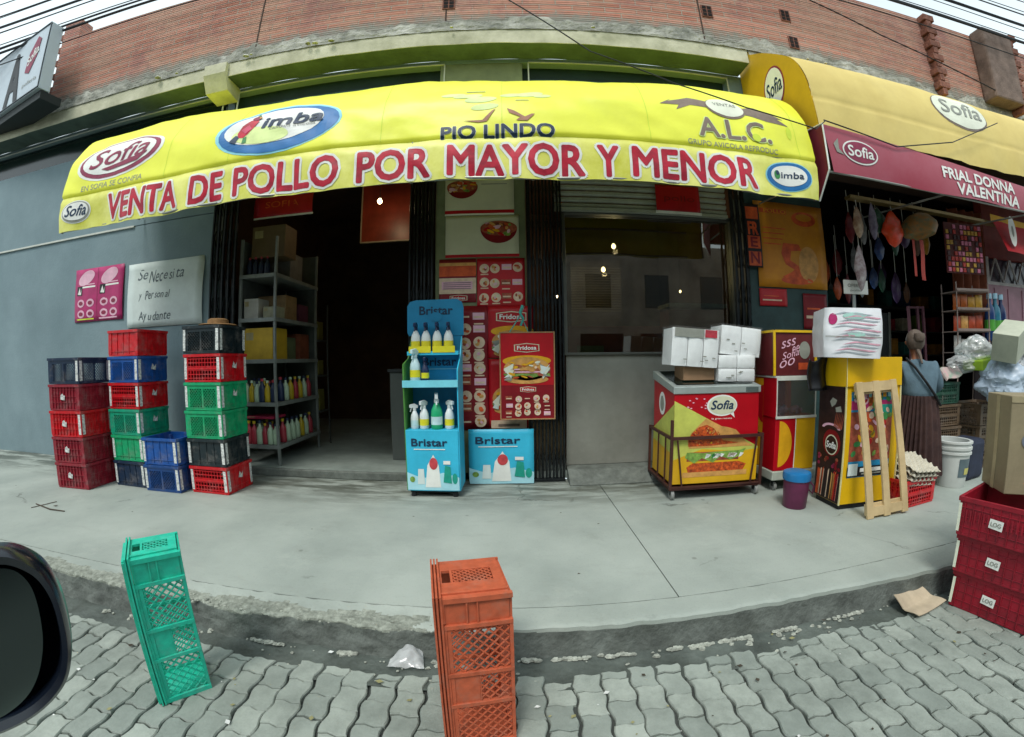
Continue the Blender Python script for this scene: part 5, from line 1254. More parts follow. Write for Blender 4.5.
a.rect(.14, .38, .70, .47, 'meat', 3); a.poly([(.12,.42),(.22,.36),(.30,.41),(.42,.36),(.5,.42),(.62,.38),(.74,.43),(.78,.49),(.7,.47),(.5,.47),(.3,.46),(.14,.47)], 'salad', 4)
for k in range(14): x = .3+rr.random()*.42; a.poly([(x, .40+rr.random()*.04), (x+.03, .41), (x+.06, .44), (x+.02, .45)], rr.choice(['white', 'green', 'white', 'cream']), 5)
a.poly([(.16, .26), (.75, .26), (.79, .33), (.7, .36), (.2, .36), (.14, .32)], 'crust', 3); a.rect(.10, .22, .80, .27, 'bun', 4)
a.oval(.50, .925, .165, .105, 'white', 2); a.poly([(.58, .85), (.64, .80), (.62, .88)], 'white', 2); a.oval(.505, .925, .15, .09, 'offwhite', 3); a.text('Sofia', .50, .93, .085, 'navy', 4, width=.24, bold=.025, shear=.25)
a.text('la gran receta', .50, .795, .022, 'white', 2, width=.22)
for k in range(12): a.oval(.1+rr.random()*.24, .9+rr.random()*.12, .012, .006, 'pink', 2, n=6)
a.build('print', INK, front, FZ, off=.0012)
a = Art()
a.poly([(0, .155), (fd, .155), (fd, .95), (fd*.0, .62)], 'pgreen', 1); a.oval(fd*.45, .92, .10, .12, 'white', 2); a.oval(fd*.45, .92, .06, .08, 'grey', 3); a.poly([(0,.155),(fd,.155),(fd,.45),(0,.50)], 'fyellow', 2)
a.build('side_print', INK, lambda u, v, o: (-o-.0, fd-u, v), FZ, off=.0012)
tro = mat('trolley_brown', '#4f2f2a', .5, .2, 8, metal=.3)
b = MB()
for z in (.125, .62):
    for p, q in (((-.03,-.03),(fw+.03,-.03)), ((fw+.03,-.03),(fw+.03,fd+.03)), ((fw+.03,fd+.03),(-.03,fd+.03)), ((-.03,fd+.03),(-.03,-.03))): b.bar((p[0],p[1],z), (q[0],q[1],z), .02, .03)
for x in (-.03, fw+.03):
    for y in (-.03, fd+.03): b.bar((x, y, .11), (x, y, .64 if x > 0 or y > 0 else .80), .025, .025)
for y in (.15, .38): b.bar((-.03, y, .11), (-.03, y, .62), .014, .014)
b.bar((.03, -.03, .60), (.09, -.03, .14), .014, .014); b.bar((fw-.03, -.03, .60), (fw-.08, -.03, .14), .014, .014)
b.box(-.04, fw+.04, -.04, fd+.04, .105, .125); b.build('trolley', tro, FZ)
def caster(par, x, y, r_=.05, m1=None):
    b = MB(); b.tube([(-.015, 0, 0), (.015, 0, 0)], r_, 16); w_ = b.build('wheel', mat('wheel_grey', '#8d8f8b', .5, .2, 12), par, loc=(x, y, r_))
    b = MB(); b.box(-.022, -.018, -.018, .02, 0, r_*1.1); b.box(.018, .022, -.018, .02, 0, r_*1.1); b.box(-.022, .022, -.018, .02, r_*1.1, r_*1.2); b.build('fork', gatem, w_)
for x in (.0, fw): 
    for y in (0, fd): caster(FZ, x, y)
# bundles on the freezer
wrapm = glass('bundle_film', '#ffffff', .06, .2, .04); bund = mat('bundle_white', '#eaeeee', .55, .07, 7, dirt=.1, dirtcol='#9aa3a8'); gap = mat('bundle_gap', '#6f777b', .7)
def bundle(loc, rz, w, d, h, nx, label, tilt=0, red_=False, nzz=1):
    t = thing('wrapped_bundle', label, 'package', loc, rz, 'plastic wrapped white packages'); t.rotation_euler = (0, tilt, rz)
    rr = random.Random(int(w*1000+h*77))
    for i in range(nx):
        for j in range(nzz):
            b = MB(); g_ = .003
            x0, x1 = w*i/nx+g_, w*(i+1)/nx-g_; z0, z1 = h*j/nzz+g_, h*(j+1)/nzz-g_
            b.grid(lambda u, v: (x0+(x1-x0)*u, .0+.012*abs(u*2-1)**3+.010*abs(v*2-1)**3+.004*noise.noise((u*4+i, v*4, w*9)), z0+(z1-z0)*v), 7, 7)
            b.box(x0+.004, x1-.004, .014, d, z0+.004, z1-.004)
            b.build('packet', bund, t, smooth=True, bevel=0)
    a = Art()
    for k in range(5): x = rr.uniform(.04, w-.06); z = rr.uniform(.03, h*.5); a.rect(x, z, x+.035, z+.010, 'grey', 1)
    if red_: a.rect(w*.68, h*.78, w*.94, h*.98, 'red', 1); a.rect(0.02, h*.76, w*.66, h*.99, 'grey', 1)
    a.build('print', INK, lambda u, v, o: (u, -.004-o, v), t)
    b = MB()
    def wf_(u, v): 
        a_ = u*2*PI; sx_ = w/2+.014; sy_ = d/2+.014; c, s_ = math.cos(a_), math.sin(a_)
        k = 1/max(abs(c), abs(s_)); k = min(k, 1.32)
        e = .010*noise.noise((c*3, s_*3, v*4))
        return (w/2+sx_*c*k*(1+e), d/2+sy_*s_*k*(1+e), -.0+ (h+.012)*v)
    b.grid(wf_, 48, 10); b.build('plastic_wrap', wrapm, t, smooth=True); return t
cbx = MB(); cbx.box(0, .34, 0, .25, 0, .14); o = cbx.build('cardboard_box', mat('card_warm', '#9a7a5c', .8, .1, 5), loc=(1.72, -.70, 1.165), rot=(0,0,R(-2)), bevel=.005); tag(o, 'low brown cardboard box under the left white bundle on the freezer', 'box')
bundle((1.56, -.76, 1.318), R(-3), .50, .30, .38, 3, 'wrapped bundle of three white packs, left on the freezer over a brown box', R(4), True)
bundle((2.07, -.78, 1.150), R(-2), .42, .32, .27, 2, 'wrapped white bundle lying directly on the freezer lid at its right', R(1), nzz=2)
bundle((2.12, -.72, 1.43), R(-4), .46, .30, .30, 2, 'wrapped white bundle on top of the other one, right on the freezer', R(6))

# ------------------------------------------------------------------ glass fronted food cart
FC = thing('food_cart', 'narrow red and yellow snack cart with a glass case, topped by a yellow framed box', 'cart', (2.68, -.90, 0), R(-2))
cw, cdp = .50, .45
b = MB(); b.box(0, cw, 0, cdp, .22, .77); b.build('lower_cabinet', INK['fred'], FC, bevel=.006)
b = MB(); b.box(-.01, cw+.01, -.01, cdp, .12, .218); b.build('base', mat('base_white', '#aeb5a8', .5, .1, 6, dirt=.4, dirtcol='#6b6f60'), FC, bevel=.01)
a = Art(); a.rect(.25, .225, cw, .765, 'fyellow', 1); a.oval(.05, .50, .16, .24, 'gold', 1, a0=-90, a1=90); a.rect(.245, .225, .255, .765, 'white', 2)
a.build('front_print', INK, front, FC, off=.0012)
a = Art(); a.rect(0, .225, .22, 1.17, 'gold', 1); a.oval(.22, .9, .12, .2, 'fred', 2, a0=90, a1=270)
a.build('side_print', INK, lambda u, v, o: (-o-.007, cdp-u, v), FC, off=.0012)
b = MB(); 
b.box(-.006, 0, 0, cdp, .775, 1.18); b.box(0, cw, cdp-.01, cdp, .775, 1.18); b.box(0, cw, 0, cdp, .776, .785); b.box(0, cw, 0, cdp, 1.17, 1.18)
b.build('glass_case_wall', INK['fred'], FC)
b = MB()
for x in (.0, cw-.012): b.box(x, x+.012, -.004, .010, .785, 1.17)
b.box(-.005, cw+.005, -.012, .0, .765, .79); b.box(0, cw, -.006, .010, 1.155, 1.19); b.box(-.012, cw, -.0, cdp, 1.182, 1.20); b.build('case_frame', whitel, FC)
b = MB(); b.box(.012, cw-.012, .0, .004, .79, 1.155); b.build('front_pane', glass('case_glass', '#c5cbc8', .10, .05, .03), FC)
b = MB(); rr = random.Random(3)
for k in range(14): b.lathe([(.01, 0), (.032, .012), (.036, .03), (.02, .05)], cx=.06+rr.random()*.36, cy=.08+rr.random()*.2, n=8)
for i in range(len(b.v)): x, y, z = b.v[i]; b.v[i] = (x, y, z+.786+.02*((int(x*30)) % 3))
b.build('snacks', mat('snacks', '#a85a5e', .6, .5, 14, col2='#9a9ad0'), FC, smooth=True)
TB = thing('framed_box', 'yellow framed dark red box with white script on top of the snack cart', 'box', (2.66, -.88, 1.203), R(-2))
b = MB(); b.box(0, .52, 0, .40, 0, .46); b.build('box_body', mat('box_maroon', '#5d2023', .45, .2, 4), TB)
b = MB()
for (x0, x1, z0, z1) in ((-.012, .012, 0, .46), (.508, .532, 0, .46), (.012, .508, .44, .464)): b.box(x0, x1, -.014, -.001, z0, z1); b.box(x0, x1, .401, .415, z0, z1)
b.box(-.012, 0.0, -.001, .401, .44, .464); b.build('frame', mat('frame_yellow', '#dbb21b', .4, .1, 5), TB)
a = Art()
for s_, x, z, w_ in (('sss', .18, .33, .20), ('Sofia', .20, .22, .22), ('oo', .16, .13, .2), ('ee', .27, .27, .1)): a.text(s_, x, z, .07, 'pink', 1, width=w_, shear=.4, bold=-.012, rot=.25)
a.oval(.38, .26, .07, .09, 'grey', 1); a.rect(.30, .06, .48, .13, 'orange', 1)
a.build('print', INK, front, TB)
for x in (.06, .44):
    for y in (.06, .38): caster(FC, x, y, .045)
# ------------------------------------------------------------------ yellow display with dark side
yd = mat('display_yellow', '#e0b311', .4, .1, 2, dirt=.15, dirtcol='#b5941f'); INK['dyellow'] = yd
DS = thing('display_cabinet', 'tall yellow display cabinet with a colourful poster in front and a dark left side', 'cabinet', (2.952, -1.573, 0), R(-4.4))
dw, dd, dh = .64, .38, 1.385
b = MB(); b.box(0, dw, 0, dd, .05, dh); b.build('cabinet', yd, DS, bevel=.006)
b = MB(); b.box(-.008, dw+.008, -.016, -.001, 1.13, dh+.004); b.box(-.008, -.001, -.001, .14, 1.13, dh+.004); b.build('header', yd, DS, bevel=.003)
b = MB(); b.box(.02, dw-.02, .02, dd-.02, .0, .05); b.build('plinth', mat('black_rubber', '#14161a'), DS)
b = MB(); b.box(-.010, .002, -.010, .002, .05, 1.13); b.box(dw-.002, dw+.010, -.01, .002, .05, 1.13); b.box(-.012, -.008, -.020, -.014, 1.13, dh); b.build('edge_strip', mat('edge_cream', '#d7cf9a', .5), DS)
a = Art(); rr = random.Random(5)
a.rect(.06, .30, .55, 1.08, 'dcyan', 1); a.rect(.06, .92, .55, 1.0, 'magenta', 2); a.rect(.32, .86, .55, .96, 'teal', 3); a.rect(.06, .45, .55, .90, 'meat', 2)
for k in range(60):
    x = .09+rr.random()*.43; z = .44+rr.random()*.60; a.oval(x, z, rr.uniform(.02, .05), rr.uniform(.012, .035), rr.choice(['orange', 'gold', 'cream', 'salad', 'bun', 'pink', 'meat', 'pred', 'green']), 4+k % 3, n=12, rot=rr.random()*3)
for k in range(8): a.rect(.08+k*.058, 1.03, .12+k*.058, 1.07, rr.choice(['white', 'gold', 'pink', 'cyan']), 5)
a.rect(.05, .31, .55, .40, 'black', 7); a.rect(.06, .32, .17, .43, 'paper', 8); a.rect(.20, .35, .52, .385, 'white', 8); a.rect(.22, .325, .45, .338, 'grey', 8)
a.build('poster', INK, front, DS, off=.0011)
dk = mat('print_darkmeat', '#241817', .45, .5, 12, col2='#120c0c'); INK['darkmeat'] = dk
a = Art(); a.rect(0, .055, dd, 1.125, 'darkmeat', 1)
for k in range(16): x = .02+rr.random()*(dd-.06); a.poly([(x, .07), (x+.012, .07), (x+.03, .30+.06*rr.random()), (x+.012, .33)], rr.choice(['bun', 'pred', 'cream', 'orange']), 2)
for k in range(14): a.oval(.03+rr.random()*(dd-.06), .36+rr.random()*.10, .02, .018, rr.choice(['maroon', 'meat', 'dred']), 2, n=9)
a.oval(dd*.55, .60, .125, .125, 'dred', 2); a.oval(dd*.55, .58, .09, .095, 'offwhite', 3); a.oval(dd*.55, .58, .078, .083, 'darkmeat', 4); a.text('Sofia', dd*.55, .58, .06, 'white', 5, width=.135, bold=.03, shear=.1)
a.oval(dd*.5, .73, .13, .05, 'pink', 2, a0=0, a1=180); a.oval(dd*.5, .72, .10, .04, 'darkmeat', 3, a0=0, a1=180)
a.poly([(.16, .98), (.20, 1.02), (.26, 1.0), (.24, .96), (.19, .93)], 'grey', 2); a.poly([(.24,.93),(.31,.95),(.33,.90),(.25,.89)], 'grey', 2)
for k in range(6): a.poly([(.22+.02*k, .74), (.24+.02*k, .74), (.26+.022*k, .90)], 'meat', 2)
a.build('side_print', INK, lambda u, v, o: (-o-.0, dd-u, v), DS, off=.0011)
# slatted wooden frame leaning on it
wood = mat('raw_wood', '#c0aa80', .7, .15, 3, col2='#a8916a', bump=.3, bscale=14)
WF = thing('wooden_frame', 'pale wooden slatted frame leaning against the yellow display cabinet', 'wooden frame', (3.035, -1.855, 0), R(-2)); WF.rotation_euler = (R(-10.0), R(-2.5), R(-2))
Wd, Wh = .49, 1.19
for x in (.0, .20, .42): b = MB(); b.box(x, x+.075, -.0, .022, .001, Wh); b.build('slat', wood, WF, bevel=.003)
for z in (.03, Wh-.11): b = MB(); b.box(.003, Wd+.0, .023, .042, z, z+.10); b.build('cross_bar', wood, WF, bevel=.003)
b = MB(); b.box(.075, .2, .003, .0225, .02, .10); b.box(.275, .42, .003, .0225, .02, .10); b.box(.075, .2, .003, .0225, Wh-.09, Wh-.005); b.box(.275, .42, .003, .0225, Wh-.09, Wh-.005); b.build('filler_board', wood, WF)
# big package on the display
BP = thing('wrapped_package', 'large white plastic package with pink print sagging over the yellow display cabinet', 'package', (2.72, -1.55, 1.392), R(-27)); BP.rotation_euler = (0, R(2), R(-27))
pk = mat('package_white', '#e6e8ec', .45, .08, 5, dirt=.15, dirtcol='#a5abb2')
b = MB(); pw, pd_, ph = .50, .46, .43
def pg(u, v):
    a_ = u*2*PI; c, s_ = math.cos(a_), math.sin(a_); k = min(1/max(abs(c), abs(s_)), 1.30)
    bul = 1+.05*math.sin(v*PI); e = 1+.03*noise.noise((c*2, s_*2, v*5))
    return (pw/2+pw/2*c*k*bul*e, pd_/2+pd_/2*s_*k*bul*e, ph*v)
b.grid(pg, 64, 14); b.add([pg(i/64, 0) for i in range(64)], [tuple(range(64))]); b.add([pg(i/64, 1) for i in range(64)], [tuple(range(64))]); b.build('package_body', pk, BP, smooth=True)
def pfront(u, v, o):
    # front face of the package
    t = .75 + math.atan2((u-pw/2), pd_/2*1.02)/(2*PI); p = pg(t, v/ph); return (p[0], p[1]-o-.003, p[2])
INK['ppink'] = mat('print_softpink', '#d8a3b4', .5, .2, 10); INK['pgrey'] = mat('print_softgrey', '#a9b3ba', .5, .15, 8); INK['pmint'] = mat('print_mint', '#a5cfc4', .5, .1, 8)
a = Art(); a.oval(.07, .33, .04, .05, 'magenta', 1, n=12); a.oval(.25, .36, .10, .03, 'pmint', 1, n=14); a.oval(.26, .20, .07, .025, 'pmint', 1, n=14)
for k in range(13):
    z = .03+.028*k; x = .06+.03*(k % 4); a.poly([(x, z), (x+.12, z+.016), (x+.28, z-.004), (x+.34, z+.004), (x+.22, z+.016), (x+.10, z+.028)], 'ppink' if k % 2 else 'pgrey', 1)
a.rect(.0, .178, pw, .184, 'grey', 2)
a.build('print', INK, pfront, BP, cu=[.05*i for i in range(1, 10)], cv=[.04*i for i in range(1, 10)], off=.0015)
# dark bag wedged under it
b = MB(); b.grid(lambda u, v: (.26*u, .02*math.sin(u*9)+.03*math.sin(v*PI), .30*v*(1-.1*math.sin(u*7))), 14, 12)
o = b.build('black_bag', mat('black_film', '#1a1b20', .3, .3, 9), loc=(2.74, -1.32, 1.08), smooth=True, solid=.01); tag(o, 'crumpled black plastic bag wedged between the snack cart and the yellow cabinet', 'bag')
# price sign on a post
PS = thing('price_sign', 'small white price sign on a pale post above the white package', 'sign', (4.36, -.32, 0), R(-6))
b = MB(); b.box(-.022, .022, -.01, .01, .0, 2.20); b.build('post', mat('post_grey', '#9aa09e', .4), PS); b = MB(); b.box(-.17, .22, -.025, -.011, 2.18, 2.36); b.build('board', white, PS, bevel=.008)
a = Art(); a.text('OFERTA', .02, 2.29, .04, 'grey', 1, width=.26, bold=.02); a.text('pollo', .02, 2.225, .03, 'grey', 1, width=.18); a.build('lettering', INK, lambda u, v, o: (u, -.026-o, v), PS)
# purple bucket with blue lid
PB_ = thing('plastic_tub', 'purple plastic tub with a bright blue lid in front of the snack cart', 'tub', (2.64, -1.33, 0))
b = MB(); b.lathe([(.105, 0), (.11, .01), (.122, .28)], n=28); b.build('tub_body', mat('tub_purple', '#5e2444', .4, .2, 6), PB_, smooth=True)
b = MB(); b.lathe([(.13, .265), (.134, .31), (.127, .335), (.10, .345)], n=28); b.build('lid', mat('lid_blue', '#1b6ea6', .35, .1, 5), PB_, smooth=True)
b = MB(); b.tube([(.12, -.03, .25), (.17, -.05, .19), (.16, -.05, .12), (.122, -.04, .16)], .008); b.build('handle', mat('tub_purple', '#74264f'), PB_)
# egg trays in a red crate
EC = thing('plastic_crate', 'low red crate filled with grey egg trays beside the wooden frame', 'crate', (3.56, -1.80, 0), R(6))
crate_mesh('grid', 'ribs', .50, .36, .26).build('crate_body', CR['red'], EC)
egg = mat('egg_tray', '#c4bfae', .9, .12, 14, bump=.2)
ET = thing('egg_tray', 'tilted stack of pale grey pulp egg trays sticking out of the low red crate', 'egg tray', (3.60, -1.78, .20), R(6)); ET.rotation_euler = (R(22), R(6), R(6))
for k in range(4):
    b = MB(); b.grid(lambda u, v: (.42*u, .33*v, .05*k + .022*math.sin(u*2*PI*6)*math.sin(v*2*PI*5)+.02), 60, 50); b.build('tray', egg, ET, smooth=True, solid=.004)
b = MB(); b.grid(lambda u, v: (.08*u, .05*v, .012*math.sin(u*5)+.01*math.cos(v*6)), 5, 4); o = b.build('paper_scrap', white, loc=(3.74, -1.50, .44)); tag(o, 'small white scrap of paper on top of the egg trays', 'paper')
# white bucket
WB = thing('bucket', 'white plastic bucket with a grey label standing on the pavement in front of the baskets', 'bucket', (4.75, -1.42, 0))
b = MB(); b.lathe([(.155, 0), (.16, .012), (.185, .36), (.20, .362), (.20, .385), (.188, .388), (.188, .41), (.202, .412), (.204, .44), (.19, .442), (.19, .475), (.205, .478), (.205, .50), (.19, .505), (.17, .50), (.15, .03)], n=36, cap=False); b.add([(.15*math.cos(i*PI/8), .15*math.sin(i*PI/8), .03) for i in range(16)], [tuple(range(16))]); b.build('bucket_body', mat('bucket_white', '#c5c9c5', .4, .07, 5, dirt=.2, dirtcol='#9aa09a'), WB, smooth=True)
b = MB(); n = 10
def cyl(u, v, z0, z1, a0, a1, r0): 
    t = a0+(a1-a0)*u; z = z0+(z1-z0)*v; r_ = .16+(.185-.16)*(z/.36)+r0; return (r_*math.cos(t), r_*math.sin(t), z)
b.grid(lambda u, v: cyl(u, v, .12, .32, R(-118), R(-60), .003), 8, 1); b.build('bucket_label', mat('label_slate', '#5a6a70', .5, .15, 6), WB); b = MB(); b.grid(lambda u, v: cyl(u, v, .15, .22, R(-95), R(-66), .006), 6, 1); b.build('label_patch', mat('label_yellow', '#c4bd6a', .5), WB)
b = MB(); b.tube([(.0+.20*math.cos(t), .20*math.sin(t)*.3, .47-.15*abs(math.sin(t))) for t in [PI+PI*i/12 for i in range(13)]], .004); b.build('bail_handle', shelfm, WB)

# ------------------------------------------------------------------ person
def skin(name, J, Ed, m, parent, root, sub=2):
    names = list(J); me = bpy.data.meshes.new(name); me.from_pydata([J[k][0] for k in names], [(names.index(a_), names.index(c_)) for a_, c_ in Ed], [])
    me.materials.append(m); o = bpy.data.objects.new(name, me); COL.objects.link(o); o.parent = parent
    sk = o.modifiers.new('skin', 'SKIN'); 
    if not me.skin_vertices: me.attributes.new if False else None
    lay = me.skin_vertices[0].data
    for i, k in enumerate(names):
        r_ = J[k][1]; lay[i].radius = (r_ if isinstance(r_, tuple) else (r_, r_)); lay[i].use_root = (k == root)
    s2 = o.modifiers.new('sub', 'SUBSURF'); s2.levels = sub; s2.render_levels = sub; sk.use_smooth_shade = True
    return o
skinm = mat('skin', '#8a5a40', .5, .08, 6); hairm = mat('hair_greybrown', '#4a3f37', .7, .3, 20, col2='#6b5f55', bump=.4, bscale=60); cardi = mat('cardigan', '#586f7c', .9, .12, 12, bump=.5, bscale=120, dirt=.0); skirtm = mat('skirt_dark', '#241617', .85, .3, 9, col2='#4b3531'); strapm = mat('strap_black', '#0f1114', .6)
PE = thing('person', 'person seen from behind in grey-blue cardigan and dark pleated skirt, black strap across back', 'person', (4.36, -1.25, 0), R(-32))
J = {'pel': ((0,0,.86), .12), 'sp': ((0,.01,1.02), (.12,.10)), 'ch': ((0,.05,1.22), (.15,.11)), 'nb': ((0,.08,1.36), .055), 'nk': ((0,.10,1.42), .05), 'hd': ((0,.125,1.50), (.075,.085)), 'ht': ((0,.13,1.59), (.07,.08)),
     'sl': ((-.16,.06,1.31), .052), 'el': ((-.235,.08,1.07), .042), 'wl': ((-.15,.26,.98), .028), 'pl': ((-.12,.32,.97), (.036,.018)),
     'sr': ((.16,.06,1.31), .052), 'er': ((.235,.08,1.07), .042), 'wr': ((.15,.26,.98), .028), 'pr': ((.12,.32,.97), (.036,.018)),
     'hl': ((-.09,0,.80), .085), 'kl': ((-.09,.02,.46), .055), 'al': ((-.09,-.01,.08), .035), 'tl': ((-.10,.12,.03), .032),
     'hr': ((.09,0,.80), .085), 'kr': ((.09,.02,.46), .055), 'ar': ((.09,-.01,.08), .035), 'tr': ((.10,.12,.03), .032)}
Ed = [('pel','sp'),('sp','ch'),('ch','nb'),('nb','nk'),('nk','hd'),('hd','ht'),('ch','sl'),('sl','el'),('el','wl'),('wl','pl'),('ch','sr'),('sr','er'),('er','wr'),('wr','pr'),('pel','hl'),('hl','kl'),('kl','al'),('al','tl'),('pel','hr'),('hr','kr'),('kr','ar'),('ar','tr')]
for s_, sd_ in ((-1, 'l'), (1, 'r')):
    for i in range(4):
        x = s_*(.12+.022*(i-1.5)); L_ = (.062, .072, .068, .052)[i]
        J[f'f{sd_}{i}a'] = ((x, .35, .972), .009); J[f'f{sd_}{i}b'] = ((x*.97, .35+L_*.55, .965), .0085); J[f'f{sd_}{i}c'] = ((x*.95, .35+L_, .945), .007)
        Ed += [('p'+sd_, f'f{sd_}{i}a'), (f'f{sd_}{i}a', f'f{sd_}{i}b'), (f'f{sd_}{i}b', f'f{sd_}{i}c')]
    J[f't{sd_}a'] = ((s_*.088, .315, .985), .010); J[f't{sd_}b'] = ((s_*.07, .35, .975), .009); Ed += [('p'+sd_, f't{sd_}a'), (f't{sd_}a', f't{sd_}b')]
skin('body', J, Ed, skinm, PE, 'pel')
Jc = {'w': ((0,.0,.90), (.20,.16)), 'sp': ((0,.01,1.02), (.195,.155)), 'ch': ((0,.045,1.20), (.20,.15)), 'cu': ((0,.06,1.31), (.13,.10)), 'nb': ((0,.08,1.37), (.07,.065)),
      'sl': ((-.175,.055,1.29), .075), 'el': ((-.255,.075,1.06), .065), 'wl': ((-.17,.22,.99), .045), 'sr': ((.175,.055,1.29), .075), 'er': ((.255,.075,1.06), .065), 'wr': ((.17,.22,.99), .045)}
skin('cardigan', Jc, [('w','sp'),('sp','ch'),('ch','cu'),('cu','nb'),('ch','sl'),('sl','el'),('el','wl'),('ch','sr'),('sr','er'),('er','wr')], cardi, PE, 'w')
b = MB()
def sk_(u, v):
    t = u*2*PI; r_ = .18+.10*v**.8 + (.010+.012*v)*math.sin(t*26+3*math.sin(t*3)) ; return (r_*math.cos(t), r_*.85*math.sin(t), .98-.84*v)
b.grid(sk_, 260, 16); b.build('skirt', skirtm, PE, smooth=True)
b = MB()
def hr_(u, v):
    t = u*2*PI; f = v*PI*.78; r_ = 1+.03*noise.noise((math.cos(t)*5, math.sin(t)*5, v*8))
    return (.098*r_*math.sin(f)*math.cos(t), .135-.012+.108*r_*math.sin(f)*math.sin(t) - .025*v, 1.565+.125*r_*math.cos(f))
b.grid(hr_, 40, 18)
i0 = [i for i, f in enumerate(b.f) if not (sum(b.v[j][1] for j in f)/4 > .165 and sum(b.v[j][2] for j in f)/4 < 1.60)]
b.f = [b.f[i] for i in i0]; b.m = [b.m[i] for i in i0]
b.tube([(.0, .05, 1.47), (.0, -.03, 1.40), (.0, -.085, 1.32)], [.022, .018, .010])
b.build('hair', hairm, PE, smooth=True)
b = MB(); b.lathe([(.0, -.05), (.05, -.04), (.062, 0), (.05, .04), (.0, .052)], n=18, cap=False); b.build('hair_bun', hairm, PE, loc=(.01, .015, 1.60), smooth=True)
b = MB(); b.lathe([(.008, -.01), (.010, 0), (.006, .01)], cx=.032, cy=.205, n=8); b.lathe([(.008, -.01), (.010, 0), (.006, .01)], cx=-.032, cy=.205, n=8)
for i in range(len(b.v)): x, y, z = b.v[i]; b.v[i] = (x, y, z+1.555)
b.build('eyes', mat('eye_dark', '#1a1412', .2), PE, smooth=True)
b = MB(); b.add([(-.012,.205,1.515),(.012,.205,1.515),(0,.235,1.52),(0,.205,1.56)], [(0,1,2),(0,2,3),(1,3,2)]); b.build('nose', skinm, PE, smooth=True)
b = MB(); b.box(-.022, .022, .205, .214, 1.478, 1.488); b.build('mouth', mat('lips', '#7a3b35', .5), PE, bevel=.003)
for s_ in (-1, 1): b = MB(); b.lathe([(.004, -.02), (.016, -.012), (.02, .01), (.008, .025)], cx=0, cy=0, n=10); b.build('ear', skinm, PE, loc=(s_*.088, .13, 1.54), smooth=True)
b = MB(); b.tube([(-.14, .00, 1.375), (-.08, -.10, 1.28), (.02, -.145, 1.13), (.12, -.145, .99), (.20, -.10, .88)], .014, 8); b.build('strap', strapm, PE)
b = MB(); 
for s_ in (-1, 1): b.box(s_*.10-.045, s_*.10+.045, -.05, .17, .0, .06)
b.build('shoes', strapm, PE, bevel=.02)

# ------------------------------------------------------------------ baskets, bags and stock on the right
BK = 'dark crates and baskets stacked in front of the right hand shop'
zc = 0
for i, (c, lb) in enumerate((('dgreen', 'dark green crate at the bottom of the dark stack right of the person'), ('brown', 'brown crate second from the bottom of the dark stack right of the person'), ('brown', 'dusty brown crate under the green one in the dark stack right of the person'), ('dgreen', 'dark green lattice crate on top of the dark stack right of the person'))):
    t = thing('plastic_crate', lb, 'crate', (4.95, -.98, i*.27), R(-4+2*i), BK); crate_mesh('grid', 'grid', .62, .42, .266).build('crate_body', CR[c], t)
for i, (c, lb) in enumerate((('brown', 'brown crate on the ground behind the white bucket, lowest of its pair'), ('brown', 'brown slatted crate in the middle behind the white bucket'), ('brown', 'upper brown crate under the clear bags behind the bucket'))):
    t = thing('plastic_crate', lb, 'crate', (5.72, -1.15, i*.27), R(3-2*i), BK); crate_mesh('grid', 'grid', .60, .45, .266).build('crate_body', CR[c], t)
b = MB(); b.box(0, .42, 0, .3, 0, .46); o = b.build('navy_sack', mat('sack_navy', '#252c40', .8, .25, 8, bump=.6, bscale=12), loc=(5.02, -1.46, 0), bevel=.05, rot=(0,0,R(8))); tag(o, 'dark navy sack on the ground between the white bucket and the cardboard box', 'sack')
film = glass('clear_bag', '#eef3f4', .10, .22, .35)
def bag(loc, s, m, lb, seed, grp='plastic bags heaped behind the cardboard box'):
    b = MB()
    def f(u, v):
        t = u*2*PI; q = v*PI; r_ = 1+.28*noise.noise((math.cos(t)*1.6+seed, math.sin(t)*1.6, math.cos(q)*2.2))+.16*(.35-abs(noise.noise((math.cos(t)*3.2+seed, math.sin(t)*3.2, math.cos(q)*4))))+.10*(.3-abs(noise.noise((math.cos(t)*8+seed, math.sin(t)*8, math.cos(q)*9))))
        return (s[0]*r_*math.sin(q)*math.cos(t), s[1]*r_*math.sin(q)*math.sin(t), s[2]*(1+r_*-math.cos(q)))
    b.grid(f, 90, 50); o = b.build('plastic_bag', m, loc=loc, smooth=True); tag(o, lb, 'bag', grp); return o
bag((5.72, -1.05, 1.30), (.22, .18, .16), film, 'crumpled clear bag on the brown crates, highest of the heap', 1)
bag((5.80, -1.35, .84), (.30, .24, .26), mat('bag_bluewhite', '#b9c9da', .35, .12, 5), 'bluish white full bag in the middle of the heap behind the cardboard box', 3)
bag((6.25, -1.35, .84), (.30, .24, .27), mat('bag_grey', '#9aa0a4', .4, .15, 5), 'grey full bag at the right of the heap behind the cardboard box', 5)
bag((5.55, -1.0, 1.20), (.20, .16, .10), film, 'clear bag lying uppermost under the snack rack', 7)
bag((4.70, -1.00, .98), (.10, .07, .10), mat('bag_mauve', '#6b5f78', .5, .2, 8), 'small mauve bag hanging at the elbow of the person', 9)
b = MB(); b.grid(lambda u, v: (.28*u, .03*math.sin(u*4), .16*v+.02*math.sin(u*6)), 10, 6); o = b.build('pink_packet', mat('packet_pinkish', '#c59aa0', .5, .3, 14, col2='#8fae9a'), loc=(5.20, -1.02, 1.10), rot=(R(-30), R(-14), 0), solid=.02); tag(o, 'pink and green packet on the green basket beside the clear bags', 'packet')
WBx = MB(); WBx.box(0, .42, 0, .26, 0, .34); o = WBx.build('white_carton', mat('carton_pale', '#b4b9a6', .7, .1, 5), loc=(5.56, -1.62, 1.30), rot=(R(12), R(-24), R(10)), bevel=.006); tag(o, 'tilted pale carton lying on the heap of bags at the right edge', 'box')
